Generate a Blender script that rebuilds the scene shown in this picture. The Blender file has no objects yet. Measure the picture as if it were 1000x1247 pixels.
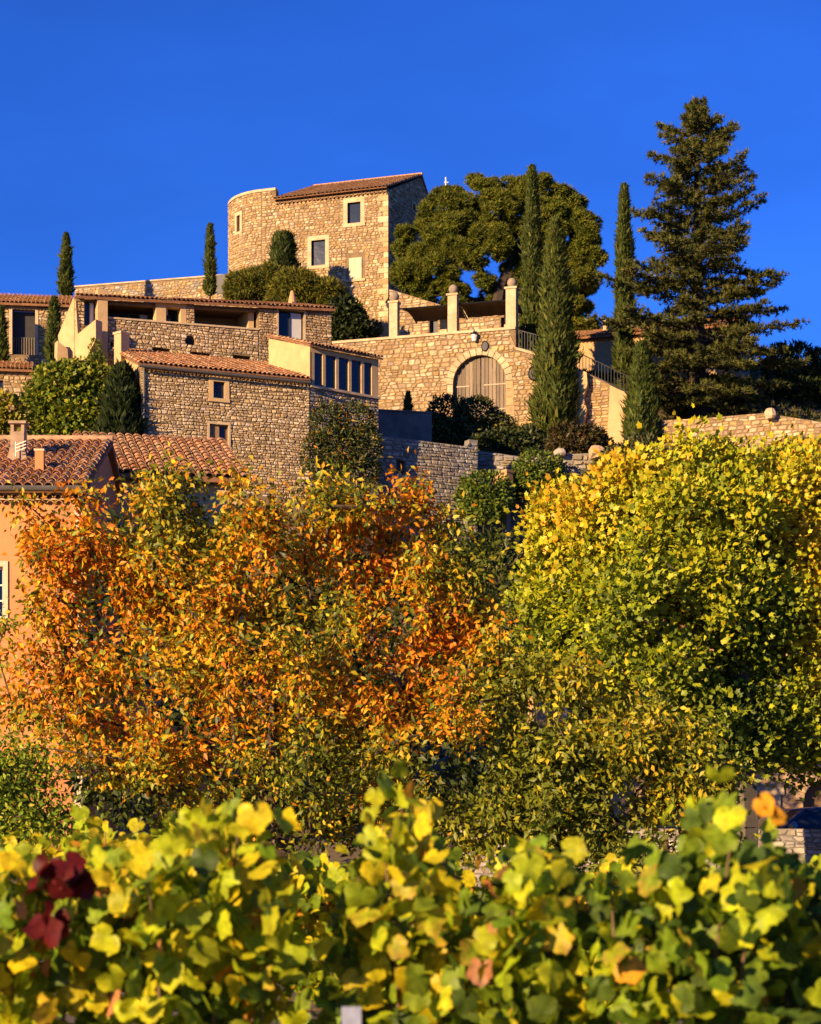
import bpy, math, random
import numpy as np
from mathutils import Vector, Matrix

R = random.Random(11)
rng = np.random.default_rng(11)
scene = bpy.context.scene
col = scene.collection

# ------------------------------------------------------------------ camera
FPX, HX, HY, CZ = 2500.0, 500.0, 1050.0, 1.6      # focal length / principal column / horizon row / eye height
cam_d = bpy.data.cameras.new('camera')
cam_d.sensor_fit = 'VERTICAL'
cam_d.sensor_height = 36.0
cam_d.lens = 36.0 * FPX / 1247.0
cam_d.shift_y = (HY - 623.5) / 1247.0
cam_d.clip_start = 0.1
cam_d.clip_end = 9000
cam_d.dof.use_dof = True
cam_d.dof.focus_distance = 48.0
cam_d.dof.aperture_fstop = 4.0
cam = bpy.data.objects.new('camera', cam_d)
cam.location = (0, 0, CZ)
cam.rotation_euler = (math.radians(90), 0, 0)
col.objects.link(cam)
scene.camera = cam

# ------------------------------------------------------------------ sky, sun, exposure
SUN_AZ, SUN_EL = math.radians(42.5), math.radians(13.5)    # azimuth: towards -x from behind the camera
to_sun = Vector((-math.sin(SUN_AZ) * math.cos(SUN_EL), -math.cos(SUN_AZ) * math.cos(SUN_EL), math.sin(SUN_EL)))
world = bpy.data.worlds.new('World')
scene.world = world
world.use_nodes = True
wn, wl = world.node_tree.nodes, world.node_tree.links
wn.clear()
wo = wn.new('ShaderNodeOutputWorld')
bg = wn.new('ShaderNodeBackground')
sky = wn.new('ShaderNodeTexSky')
sky.sky_type = 'NISHITA'
sky.sun_disc = False
sky.sun_elevation = SUN_EL
sky.sun_rotation = math.atan2(to_sun.x, to_sun.y)
sky.altitude = 900
sky.air_density = 1.0
sky.dust_density = 0.15
sky.ozone_density = 4.0
bg.inputs['Strength'].default_value = 0.07
gam = wn.new('ShaderNodeMix'); gam.data_type = 'RGBA'; gam.blend_type = 'MULTIPLY'
gam.inputs['Factor'].default_value = 1.0
gam.inputs['B'].default_value = (0.22, 0.56, 1.42, 1)
# faint high wisps over the whole sky
tc = wn.new('ShaderNodeTexCoord')
mp = wn.new('ShaderNodeMapping'); mp.inputs['Scale'].default_value = (2.2, 2.2, 7.0); mp.inputs['Rotation'].default_value = (0.3, 0.35, 0)
nz = wn.new('ShaderNodeTexNoise'); nz.inputs['Scale'].default_value = 1.6; nz.inputs['Detail'].default_value = 5
mr = wn.new('ShaderNodeMapRange')
mr.inputs['From Min'].default_value = 0.35; mr.inputs['From Max'].default_value = 0.75
mr.inputs['To Min'].default_value = 0.84; mr.inputs['To Max'].default_value = 1.12
sc_ = wn.new('ShaderNodeVectorMath'); sc_.operation = 'SCALE'
wl.new(tc.outputs['Generated'], mp.inputs['Vector']); wl.new(mp.outputs[0], nz.inputs['Vector'])
wl.new(nz.outputs['Fac'], mr.inputs['Value'])
wl.new(sky.outputs[0], gam.inputs['A']); wl.new(gam.outputs['Result'], sc_.inputs[0]); wl.new(mr.outputs[0], sc_.inputs['Scale'])
wl.new(sc_.outputs[0], bg.inputs['Color']); wl.new(bg.outputs[0], wo.inputs[0])

sun_d = bpy.data.lights.new('sun', 'SUN')
sun_d.energy = 5.0
sun_d.color = (1.0, 0.68, 0.35)
sun_d.angle = math.radians(0.5)
sun = bpy.data.objects.new('sun', sun_d)
sun.rotation_euler = to_sun.to_track_quat('Z', 'Y').to_euler()
sun.location = (-60, -60, 60)
col.objects.link(sun)

scene.view_settings.view_transform = 'Standard'
scene.view_settings.look = 'None'
scene.view_settings.exposure = 1.12
scene.view_settings.gamma = 1.0
scene.view_settings.use_curve_mapping = False
scene.cycles.use_denoising = True
scene.cycles.max_bounces = 6
scene.cycles.diffuse_bounces = 3
scene.cycles.transmission_bounces = 3
scene.cycles.sample_clamp_indirect = 8

# ------------------------------------------------------------------ helpers
HK = 1.2        # the hill's houses stand 1.2 x the nominal depths noted below
def P(px, py, Y):
    return Vector(((px - HX) / FPX * Y, Y, CZ + (HY - py) / FPX * Y))
def H(px, py, y):
    return P(px, py, y * HK)
def px_of(v):
    return HX + v[0] / v[1] * FPX, HY - (v[2] - CZ) / v[1] * FPX

BASE = {}
def base_of(o):
    return BASE.get(o.name, Vector((0, 0, 0))) if o else Vector((0, 0, 0))

def thing(name, label, cat, loc, group=None):
    o = bpy.data.objects.new(name, None)
    o.empty_display_size = 0.3
    o.location = loc
    col.objects.link(o)
    o['label'] = label; o['category'] = cat
    if group: o['group'] = group
    BASE[o.name] = Vector(loc)
    return o

def tag(o, label, cat, group=None):
    o['label'] = label; o['category'] = cat
    if group: o['group'] = group
    return o

def structure(o):
    o['kind'] = 'structure'
    return o

def link(name, me, mat, parent=None, origin=None, kind=None):
    """origin: world position the mesh data is relative to (default: the parent's base)"""
    if mat is not None and not me.materials: me.materials.append(mat)
    o = bpy.data.objects.new(name, me)
    col.objects.link(o)
    pb = base_of(parent)
    org = pb if origin is None else Vector(origin)
    if parent: o.parent = parent
    o.location = org - pb
    BASE[o.name] = org
    if kind: o['kind'] = kind
    return o

def set_cols(me, cols):
    a = me.attributes.new('Col', 'FLOAT_COLOR', 'POINT')
    c = np.ones((len(me.vertices), 4), dtype=np.float32)
    c[:, :3] = cols
    a.data.foreach_set('color', c.ravel())

def mesh(name, verts, faces, mat, parent=None, cols=None, origin=None, kind=None, smooth=False):
    """verts in world space"""
    org = base_of(parent) if origin is None else Vector(origin)
    me = bpy.data.meshes.new(name)
    me.from_pydata([(v[0] - org.x, v[1] - org.y, v[2] - org.z) for v in verts], [], faces)
    if cols is not None: set_cols(me, np.array(cols, dtype=np.float32))
    if smooth: me.shade_smooth()
    me.update()
    return link(name, me, mat, parent, org, kind)

def fast_mesh(name, V, Fc, mat, parent=None, cols=None, kind=None, smooth=False):
    """V (n,3) world, Fc (m,k) constant polygon size"""
    org = np.array(base_of(parent))
    me = bpy.data.meshes.new(name)
    V = np.asarray(V, dtype=np.float64) - org
    m, k = Fc.shape
    me.vertices.add(len(V)); me.vertices.foreach_set('co', V.astype(np.float32).ravel())
    me.loops.add(m * k); me.loops.foreach_set('vertex_index', Fc.astype(np.int32).ravel())
    me.polygons.add(m)
    me.polygons.foreach_set('loop_start', np.arange(0, m * k, k, dtype=np.int32))
    me.update(calc_edges=True)
    if cols is not None: set_cols(me, cols)
    if smooth: me.shade_smooth()
    return link(name, me, mat, parent, None, kind)

class MB:
    """collects shapes of one part; shared corners are welded when weld=True"""
    def __init__(self, weld=False):
        self.v, self.f, self.c, self.weld, self.ix = [], [], [], weld, {}
    def vid(self, p, c):
        if self.weld:
            k = (round(p[0], 3), round(p[1], 3), round(p[2], 3))
            if k in self.ix: return self.ix[k]
            self.ix[k] = len(self.v)
        self.v.append((p[0], p[1], p[2])); self.c.append(c)
        return len(self.v) - 1
    def add(self, verts, faces, c=(.5, .5, .5)):
        ids = [self.vid(p, c) for p in verts]
        self.f += [tuple(ids[i] for i in f) for f in faces]
        return self
    def box(self, m, u0, u1, z0, z1, d0, d1, c=(.5, .5, .5)):
        vs = [m(u, z, d) for d in (d0, d1) for z in (z0, z1) for u in (u0, u1)]
        return self.add(vs, HEX, c)
    def tube(self, pts, rads, n=6, c=(.5, .5, .5), cap=True):
        rings = []
        for i, p in enumerate(pts):
            a = pts[max(i - 1, 0)]; b = pts[min(i + 1, len(pts) - 1)]
            t = (Vector(b) - Vector(a)).normalized()
            x = t.orthogonal().normalized() if abs(t.z) > .9 else t.cross(Vector((0, 0, 1))).normalized()
            y = t.cross(x)
            r = rads[i] if hasattr(rads, '__len__') else rads
            rings.append([self.vid(Vector(p) + (x * math.cos(q) + y * math.sin(q)) * r, c) for q in [2 * math.pi * k / n for k in range(n)]])
        for a, b in zip(rings, rings[1:]):
            for k in range(n):
                self.f.append((a[k], a[(k + 1) % n], b[(k + 1) % n], b[k]))
        if cap:
            self.f.append(tuple(reversed(rings[0]))); self.f.append(tuple(rings[-1]))
        return self
    def lathe(self, o, prof, n=16, c=(.5, .5, .5)):
        rings = [[self.vid((o[0] + r * math.cos(2 * math.pi * k / n), o[1] + r * math.sin(2 * math.pi * k / n), o[2] + z), c) for k in range(n)] for r, z in prof]
        for a, b in zip(rings, rings[1:]):
            for k in range(n): self.f.append((a[k], a[(k + 1) % n], b[(k + 1) % n], b[k]))
        self.f.append(tuple(reversed(rings[0]))); self.f.append(tuple(rings[-1]))
        return self
    def build(self, name, mat, parent=None, kind=None, smooth=False, origin=None):
        return mesh(name, self.v, self.f, mat, parent, self.c, origin, kind, smooth)
HEX = [(0, 1, 3, 2), (4, 6, 7, 5), (0, 4, 5, 1), (2, 3, 7, 6), (0, 2, 6, 4), (1, 5, 7, 3)]

# ------------------------------------------------------------------ materials (all procedural)
MATS = {}
def _nt(name):
    m = bpy.data.materials.new(name); m.use_nodes = True
    nt = m.node_tree; nt.nodes.clear()
    MATS[name] = m
    return m, nt.nodes, nt.links
def _pos(n, l, scale):
    g = n.new('ShaderNodeNewGeometry')
    mp = n.new('ShaderNodeMapping'); mp.inputs['Scale'].default_value = scale if hasattr(scale, '__len__') else (scale,) * 3
    l.new(g.outputs['Position'], mp.inputs['Vector'])
    return mp.outputs[0]
def _noise(n, l, vec, scale, detail=4, rough=.6):
    t = n.new('ShaderNodeTexNoise'); t.inputs['Scale'].default_value = scale; t.inputs['Detail'].default_value = detail; t.inputs['Roughness'].default_value = rough
    l.new(vec, t.inputs['Vector']); return t.outputs['Fac']
def _range(n, l, v, a, b, c, d):
    r = n.new('ShaderNodeMapRange')
    for k, x in zip(('From Min', 'From Max', 'To Min', 'To Max'), (a, b, c, d)): r.inputs[k].default_value = x
    l.new(v, r.inputs['Value']); return r.outputs[0]
def _mul(n, l, colr, f):
    s = n.new('ShaderNodeVectorMath'); s.operation = 'SCALE'
    l.new(colr, s.inputs[0]); l.new(f, s.inputs['Scale']); return s.outputs[0]
def surf(name, c=None, rough=.85, var=.25, scale=3.0, bump=.3, bscale=25.0, tint=None, tscale=.5, spec=.3, metal=0.0, stretch=(1, 1, 1), bdist=.02, tamt=1.0):
    """c None: colour comes from the per-piece attribute"""
    if name in MATS: return MATS[name]
    m, n, l = _nt(name)
    o = n.new('ShaderNodeOutputMaterial'); b = n.new('ShaderNodeBsdfPrincipled')
    vec = _pos(n, l, stretch)
    if c is None:
        a = n.new('ShaderNodeAttribute'); a.attribute_name = 'Col'; cc = a.outputs['Color']
    else:
        r = n.new('ShaderNodeRGB'); r.outputs[0].default_value = (*c, 1); cc = r.outputs[0]
    if tint:
        mx = n.new('ShaderNodeMix'); mx.data_type = 'RGBA'
        l.new(_range(n, l, _noise(n, l, vec, tscale, 6, .65), .45, .68, 0, tamt), mx.inputs['Factor'])
        l.new(cc, mx.inputs['A']); mx.inputs['B'].default_value = (*tint, 1); cc = mx.outputs['Result']
    cc = _mul(n, l, cc, _range(n, l, _noise(n, l, vec, scale, 6, .7), .28, .72, 1 - var, 1 + var))
    l.new(cc, b.inputs['Base Color'])
    b.inputs['Roughness'].default_value = rough; b.inputs['Metallic'].default_value = metal
    b.inputs['Specular IOR Level'].default_value = spec
    if bump:
        bp = n.new('ShaderNodeBump'); bp.inputs['Strength'].default_value = bump; bp.inputs['Distance'].default_value = bdist
        l.new(_noise(n, l, vec, bscale, 5, .7), bp.inputs['Height']); l.new(bp.outputs[0], b.inputs['Normal'])
    l.new(b.outputs[0], o.inputs[0])
    return m
def leafmat(name, trans=.32, gloss=.015, var=.25, scale=8.0, rough=.45):
    if name in MATS: return MATS[name]
    m, n, l = _nt(name)
    o = n.new('ShaderNodeOutputMaterial')
    a = n.new('ShaderNodeAttribute'); a.attribute_name = 'Col'
    cc = _mul(n, l, a.outputs['Color'], _range(n, l, _noise(n, l, _pos(n, l, 1), scale, 3), .3, .7, 1 - var, 1 + var))
    d = n.new('ShaderNodeBsdfDiffuse'); t = n.new('ShaderNodeBsdfTranslucent'); g = n.new('ShaderNodeBsdfGlossy')
    g.inputs['Roughness'].default_value = rough; g.inputs['Color'].default_value = (1, 1, 1, 1)
    l.new(cc, d.inputs[0]); l.new(cc, t.inputs[0])
    m1 = n.new('ShaderNodeMixShader'); m1.inputs[0].default_value = trans
    l.new(d.outputs[0], m1.inputs[1]); l.new(t.outputs[0], m1.inputs[2])
    m2 = n.new('ShaderNodeMixShader'); m2.inputs[0].default_value = gloss
    l.new(m1.outputs[0], m2.inputs[1]); l.new(g.outputs[0], m2.inputs[2])
    l.new(m2.outputs[0], o.inputs[0])
    return m
def glassmat(name, c=(.012, .02, .035)):
    if name in MATS: return MATS[name]
    m, n, l = _nt(name)
    o = n.new('ShaderNodeOutputMaterial'); b = n.new('ShaderNodeBsdfPrincipled')
    b.inputs['Base Color'].default_value = (*c, 1); b.inputs['Roughness'].default_value = .06
    b.inputs['Specular IOR Level'].default_value = .5; b.inputs['IOR'].default_value = 1.45
    bp = n.new('ShaderNodeBump'); bp.inputs['Strength'].default_value = .08; bp.inputs['Distance'].default_value = .05
    l.new(_noise(n, l, _pos(n, l, 1), 1.3, 2), bp.inputs['Height']); l.new(bp.outputs[0], b.inputs['Normal'])
    l.new(b.outputs[0], o.inputs[0])
    return m

STONE = surf('stone', None, .9, .32, 5.0, .6, 14, spec=.15, bdist=.06, tint=(.27, .18, .10), tscale=.45, tamt=.4)
MORTAR = surf('mortar', (.21, .145, .08), .95, .3, 4, .6, 30, tint=(.15, .10, .055), tscale=.7)
MORTAR_GREY = surf('mortar_grey', (.20, .18, .15), .95, .3, 4, .6, 30)
TILE = surf('roof_tile', None, .9, .3, 6, .3, 30, spec=.1, tint=(.30, .20, .12), tscale=2.2)
TILE_BED = surf('tile_bed', (.22, .105, .05), .95, .35, 3, .4, 20)
STUCCO = surf('stucco_ochre', (.52, .355, .175), .92, .14, 1.6, .35, 40, tint=(.46, .31, .15), tscale=.6)
STUCCO_ORANGE = surf('stucco_orange', (.58, .245, .095), .92, .14, 1.0, .3, 35, tint=(.44, .19, .08), tscale=.9, stretch=(1, 1, .35))
STUCCO_PALE = surf('stucco_pale', (.62, .50, .33), .92, .12, 1.2, .3, 35, tint=(.5, .38, .24), tscale=.6)
DRESSED = surf('dressed_stone', (.52, .395, .235), .88, .2, 2.5, .35, 25, tint=(.42, .30, .17), tscale=1.2)
CONCRETE = surf('concrete', (.16, .14, .12), .92, .3, 1.2, .3, 25, tint=(.10, .09, .075), tscale=.8)
WOOD_GREY = surf('grey_wood', (.20, .16, .115), .8, .35, 5, .4, 30, stretch=(6, 6, .5))
WOOD_BROWN = surf('brown_wood', (.16, .10, .055), .75, .3, 5, .3, 30, stretch=(6, 6, .5))
FRAME_DARK = surf('frame_dark', (.035, .036, .04), .5, .1, 4, 0)
FRAME_WHITE = surf('frame_white', (.72, .68, .6), .6, .1, 4, 0)
IRON = surf('iron', (.02, .02, .022), .5, .2, 10, .1, metal=.6)
GALV = surf('galvanised_steel', (.55, .56, .57), .38, .25, 25, .1, 60, metal=.85)
BARK = surf('bark', (.06, .043, .028), .95, .4, 12, .7, 40, tint=(.16, .115, .07), tscale=6, bdist=.02)
BARK_DARK = surf('bark_dark', (.05, .037, .027), .95, .4, 8, .7, 30)
GROUND = surf('earth', (.17, .125, .07), 1.0, .35, .8, .5, 6, tint=(.09, .10, .035), tscale=.25, bdist=.1)
ASPHALT = surf('asphalt', (.06, .058, .055), .95, .2, 3, .4, 60)
TERRACOTTA = surf('terracotta', (.50, .27, .13), .85, .2, 4, .3, 25)
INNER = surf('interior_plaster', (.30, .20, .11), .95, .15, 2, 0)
GLASS = glassmat('window_glass')
CURTAIN = surf('curtain', (.5, .5, .48), .9, .25, 6, 0, stretch=(8, 8, .3))
PAINT_BLUE = surf('car_paint', (.012, .018, .04), .25, .05, 2, 0, spec=.8)
RUBBER = surf('rubber', (.02, .02, .02), .9, .1, 5, 0)
LEAF = leafmat('leaf')
VLEAF = leafmat('vine_leaf', .42, .012, .38, 26, .5)
CANVAS = leafmat('canvas', .35, .0, .2, 2)
NEEDLE = leafmat('needle', .2, .01, .3, 2.0, .6)

# ------------------------------------------------------------------ wall frames
class Flat:
    """vertical plane through A (its start) and B seen from the front; u along it, z world height, d towards the viewer"""
    def __init__(s, A, B, flip=False):
        s.A = Vector((A[0], A[1], 0)); d = Vector((B[0] - A[0], B[1] - A[1], 0))
        s.L = d.length; s.U = d.normalized(); s.N = Vector((s.U.y, -s.U.x, 0))
        if flip: s.N = -s.N
    def __call__(s, u, z, d=0.0):
        p = s.A + s.U * u + s.N * d
        return Vector((p.x, p.y, z))
    def uv(s, px, py, d=0.0):
        r = Vector(((px - HX) / FPX, 1, (HY - py) / FPX))
        o = Vector((0, 0, CZ))
        t = (s.N.dot(s.A) + d - s.N.dot(o)) / s.N.dot(r)
        p = o + r * t
        return s.U.dot(p - s.A), p.z
    def rect(s, x0, y0, x1, y1, d=0.0):
        """picture rectangle -> (u0,u1,z0,z1) on the plane"""
        ua, za = s.uv(x0, (y0 + y1) / 2, d); ub, zb = s.uv(x1, (y0 + y1) / 2, d)
        xm = (x0 + x1) / 2
        return ua, ub, s.uv(xm, y1, d)[1], s.uv(xm, y0, d)[1]
class Cyl:
    """round wall: u is arc length from angle a0 (radians, running towards +angle)"""
    def __init__(s, c, r, a0): s.c, s.r, s.a0 = Vector((c[0], c[1], 0)), r, a0
    def __call__(s, u, z, d=0.0):
        a = s.a0 + u / s.r
        return Vector((s.c.x + (s.r + d) * math.cos(a), s.c.y + (s.r + d) * math.sin(a), z))

def fpt(f, u):
    return f(u) if callable(f) else f
def poly(*pts):
    xs = [p[0] for p in pts]; ys = [p[1] for p in pts]
    return lambda u: float(np.interp(u, xs, ys))

def hole_z(h, u):
    """(low, high) of opening h at position u, or None"""
    if h[0] == 'rect':
        return (h[3], h[4]) if h[1] - 1e-6 <= u <= h[2] + 1e-6 else None
    _, c, r, z0, zs = h                                     # arch / round: centre u, radius, foot, spring
    if abs(u - c) > r + 1e-6: return None
    k = math.sqrt(max(r * r - (u - c) ** 2, 0))
    return (z0 if h[0] == 'arch' else zs - k, zs + k)

def wall(th, name, m, u0, u1, zb, zt, holes=(), thick=.45, mat=None, ubreaks=(), step=None):
    bk = {u0, u1, *ubreaks}
    for h in holes:
        if h[0] == 'rect': bk |= {h[1], h[2]}
        else: bk |= {h[1] + h[2] * math.cos(math.pi * k / 14) for k in range(15)}
    if step:
        n = int((u1 - u0) / step); bk |= {u0 + (u1 - u0) * k / n for k in range(n + 1)}
    bk = sorted(b for b in bk if u0 - 1e-6 <= b <= u1 + 1e-6)
    bk = [b for i, b in enumerate(bk) if i == 0 or b - bk[i - 1] > 1e-4]
    mb = MB(weld=True)
    for a, b in zip(bk, bk[1:]):
        mid = (a + b) / 2
        segs = []
        low = (fpt(zb, a), fpt(zb, b))
        hs = [h for h in holes if hole_z(h, mid)]
        hs.sort(key=lambda h: hole_z(h, mid)[0])
        for h in hs:
            za, zc = hole_z(h, a) or hole_z(h, mid), hole_z(h, b) or hole_z(h, mid)
            if za[0] > low[0] + 1e-4 or zc[0] > low[1] + 1e-4: segs.append((low, (za[0], zc[0])))
            low = (za[1], zc[1])
        segs.append((low, (fpt(zt, a), fpt(zt, b))))
        for lo, hi in segs:
            if hi[0] - lo[0] < 1e-4 and hi[1] - lo[1] < 1e-4: continue
            vs = []
            for d in (-thick, 0):
                vs += [m(a, lo[0], d), m(b, lo[1], d), m(a, hi[0], d), m(b, hi[1], d)]
            mb.add(vs, [(0, 2, 3, 1), (4, 5, 7, 6), (0, 1, 5, 4), (2, 6, 7, 3), (0, 4, 6, 2), (1, 3, 7, 5)])
    return mb.build(name, mat, th)

STONES = {}     # thing name -> [(size in picture, wall object, verts, colour)]
PAL_WARM = [(.50, .355, .19), (.46, .32, .165), (.55, .41, .235), (.41, .275, .14), (.48, .32, .155), (.37, .24, .12), (.57, .445, .28)]
PAL_CREAM = [(.60, .455, .27), (.55, .405, .23), (.64, .50, .32), (.47, .335, .18), (.57, .42, .24), (.40, .28, .15), (.66, .54, .37)]
PAL_GREY = [(.33, .30, .25), (.27, .245, .205), (.38, .35, .295), (.22, .20, .17), (.30, .26, .20)]
def stones(th, wobj, m, u0, u1, zb, zt, holes=(), sw=(.3, .7), sh=(.16, .32), pal=PAL_WARM, proud=(.02, .06), gap=.02, margin=0.0, seed=0, split=.22):
    r = random.Random(seed * 77 + 5)
    lo = min(fpt(zb, u0), fpt(zb, u1), fpt(zb, (u0 + u1) / 2)); hi = max(fpt(zt, u0 + (u1 - u0) * k / 8) for k in range(9))
    zs = [lo]
    while zs[-1] < hi: zs.append(zs[-1] + r.uniform(*sh))
    def wav():
        ph = [r.uniform(0, 6.3) for _ in range(3)]; am = sum(sh) / 2 * .16
        return lambda u: am * (math.sin(u * 1.3 + ph[0]) + .7 * math.sin(u * 3.1 + ph[1]) + .5 * math.sin(u * 6.7 + ph[2]))
    bs = [(z, wav()) for z in zs]
    bag = STONES.setdefault(th.name, [])
    def put(quad, big):
        # quad: 4 corners (u,z) -> octagon with cut corners
        c = np.mean(quad, axis=0); o = []
        for i in range(4):
            p, q, s = np.array(quad[i]), np.array(quad[(i + 1) % 4]), np.array(quad[i - 1])
            k1, k2 = r.uniform(.14, .44), r.uniform(.14, .44)
            o.append(p + (s - p) * k1 * .5); o.append(p + (q - p) * k2 * .5)
        o = np.array(o)
        e = o - c; ln = np.linalg.norm(e, axis=1, keepdims=True) + 1e-6
        o = c + e * (1 - gap / ln)
        pr = r.uniform(*proud); tu, tz = r.uniform(-.09, .09), r.uniform(-.09, .09)
        ins = .74
        vs = [m(u, z, -.015) for u, z in o]
        for u, z in o:
            uu, zz = c[0] + (u - c[0]) * ins, c[1] + (z - c[1]) * ins
            vs.append(m(uu, zz, pr + tu * (u - c[0]) + tz * (z - c[1])))
        k = r.uniform(.62, 1.18); base = r.choice(pal); t = r.uniform(-.03, .03)
        cc = (min(base[0] * k + t * .5, .75), base[1] * k, max(base[2] * k - t, .03))
        ctr = m(c[0], c[1], 0); w = np.ptp(o[:, 0]); h = np.ptp(o[:, 1])
        q = px_of(ctr)
        size = w * h / ctr.y ** 2 * (1 if -8 < q[0] < 1008 and -8 < q[1] < 1255 else 0)
        bag.append((size, wobj, vs, cc, ctr))
    for i in range(len(bs) - 1):
        (z0, w0), (z1, w1) = bs[i], bs[i + 1]
        zm = (z0 + z1) / 2
        blocked = []
        for h in holes:
            if h[0] == 'rect':
                ov = min(z1, h[4] + margin) - max(z0, h[3] - margin)
                if ov > .3 * (z1 - z0): blocked.append((h[1] - margin, h[2] + margin))
            else:
                k = (zm - h[4]) / (h[2] + margin)
                if zm < h[4] and h[0] == 'arch' and zm > h[3]: blocked.append((h[1] - h[2] - margin, h[1] + h[2] + margin))
                elif abs(k) < 1 and (zm >= h[4] or h[0] == 'round'):
                    q = (h[2] + margin) * math.sqrt(1 - k * k); blocked.append((h[1] - q, h[1] + q))
        blocked.sort(); free = []; cur = u0
        for a, b in blocked:
            if a > cur + .08: free.append((cur, min(a, u1)))
            cur = max(cur, b)
        if cur < u1 - .08: free.append((cur, u1))
        for a, b in free:
            us = [a]
            while us[-1] < b: us.append(us[-1] + r.uniform(*sw))
            us = [a + (x - a) * (b - a) / (us[-1] - a) for x in us]
            jl = 0
            for k in range(len(us) - 1):
                jr = r.uniform(-.06, .06) if k < len(us) - 2 else 0
                ua, ub = us[k], us[k + 1]
                q = [(ua - jl, z0 + w0(ua)), (ub - jr, z0 + w0(ub)), (ub + jr, z1 + w1(ub)), (ua + jl, z1 + w1(ua))]
                jl = jr
                q = [(u, min(max(z, fpt(zb, u)), fpt(zt, u) - .01)) for u, z in q]
                if (q[2][1] - q[1][1]) + (q[3][1] - q[0][1]) < .16: continue
                if r.random() < split and z1 - z0 > sum(sh) / 2:
                    t = r.uniform(.38, .62)
                    ml = (q[0][0] * (1 - t) + q[3][0] * t, q[0][1] * (1 - t) + q[3][1] * t); mr_ = (q[1][0] * (1 - t) + q[2][0] * t, q[1][1] * (1 - t) + q[2][1] * t)
                    put([q[0], q[1], mr_, ml], 0); put([ml, mr_, q[2], q[3]], 0)
                else: put(q, 1)
SF = [(k, (k + 1) % 8, 8 + (k + 1) % 8, 8 + k) for k in range(8)] + [tuple(range(8, 16))]
def finish_stones(th, most=300, mat=None, hide=None):
    bag = STONES.pop(th.name, [])
    if hide: bag = [(0 if hide(*px_of(b[4])) else b[0], *b[1:]) for b in bag]
    bag.sort(key=lambda b: -b[0])
    rest = MB()
    for k, (size, wobj, vs, c, ctr) in enumerate(bag):
        if k < most and size > 0:
            mesh('stone', vs, SF, mat or STONE, wobj, [c] * 16, ctr)
        else: rest.add(vs, SF, c)
    if rest.v: rest.build('rubble_stones', mat or STONE, th, 'stuff')

def quoins(th, m1, m2, z0, z1, pal=PAL_WARM, hs=(.3, .42), seed=3):
    """squared corner blocks; m1 runs away from the corner along one wall, m2 along the other, u=0 at the corner"""
    r = random.Random(seed); z = z0; k = 0
    while z < z1 - .1:
        h = min(r.uniform(*hs), z1 - z)
        a, b = (r.uniform(.6, .8), r.uniform(.3, .38)) if k % 2 else (r.uniform(.3, .38), r.uniform(.6, .8))
        c0 = m1(0, z); ua = (m1(1, z) - c0); ub = (m2(1, z) - m2(0, z))
        e = .065; c0 = c0 - ua * e - ub * e
        q = [c0, c0 + ua * a, c0 + ua * a + ub * (b), c0 + ub * b]
        vs = [(p.x, p.y, zz) for zz in (z + .012, z + h - .012) for p in q]
        cc = r.choice(pal); f = r.uniform(.95, 1.15)
        mesh('quoin', vs, [(0, 3, 2, 1), (4, 5, 6, 7), (0, 1, 5, 4), (1, 2, 6, 5), (2, 3, 7, 6), (3, 0, 4, 7)], STONE, th, [tuple(x * f for x in cc)] * 8, c0)
        z += h; k += 1

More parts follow.
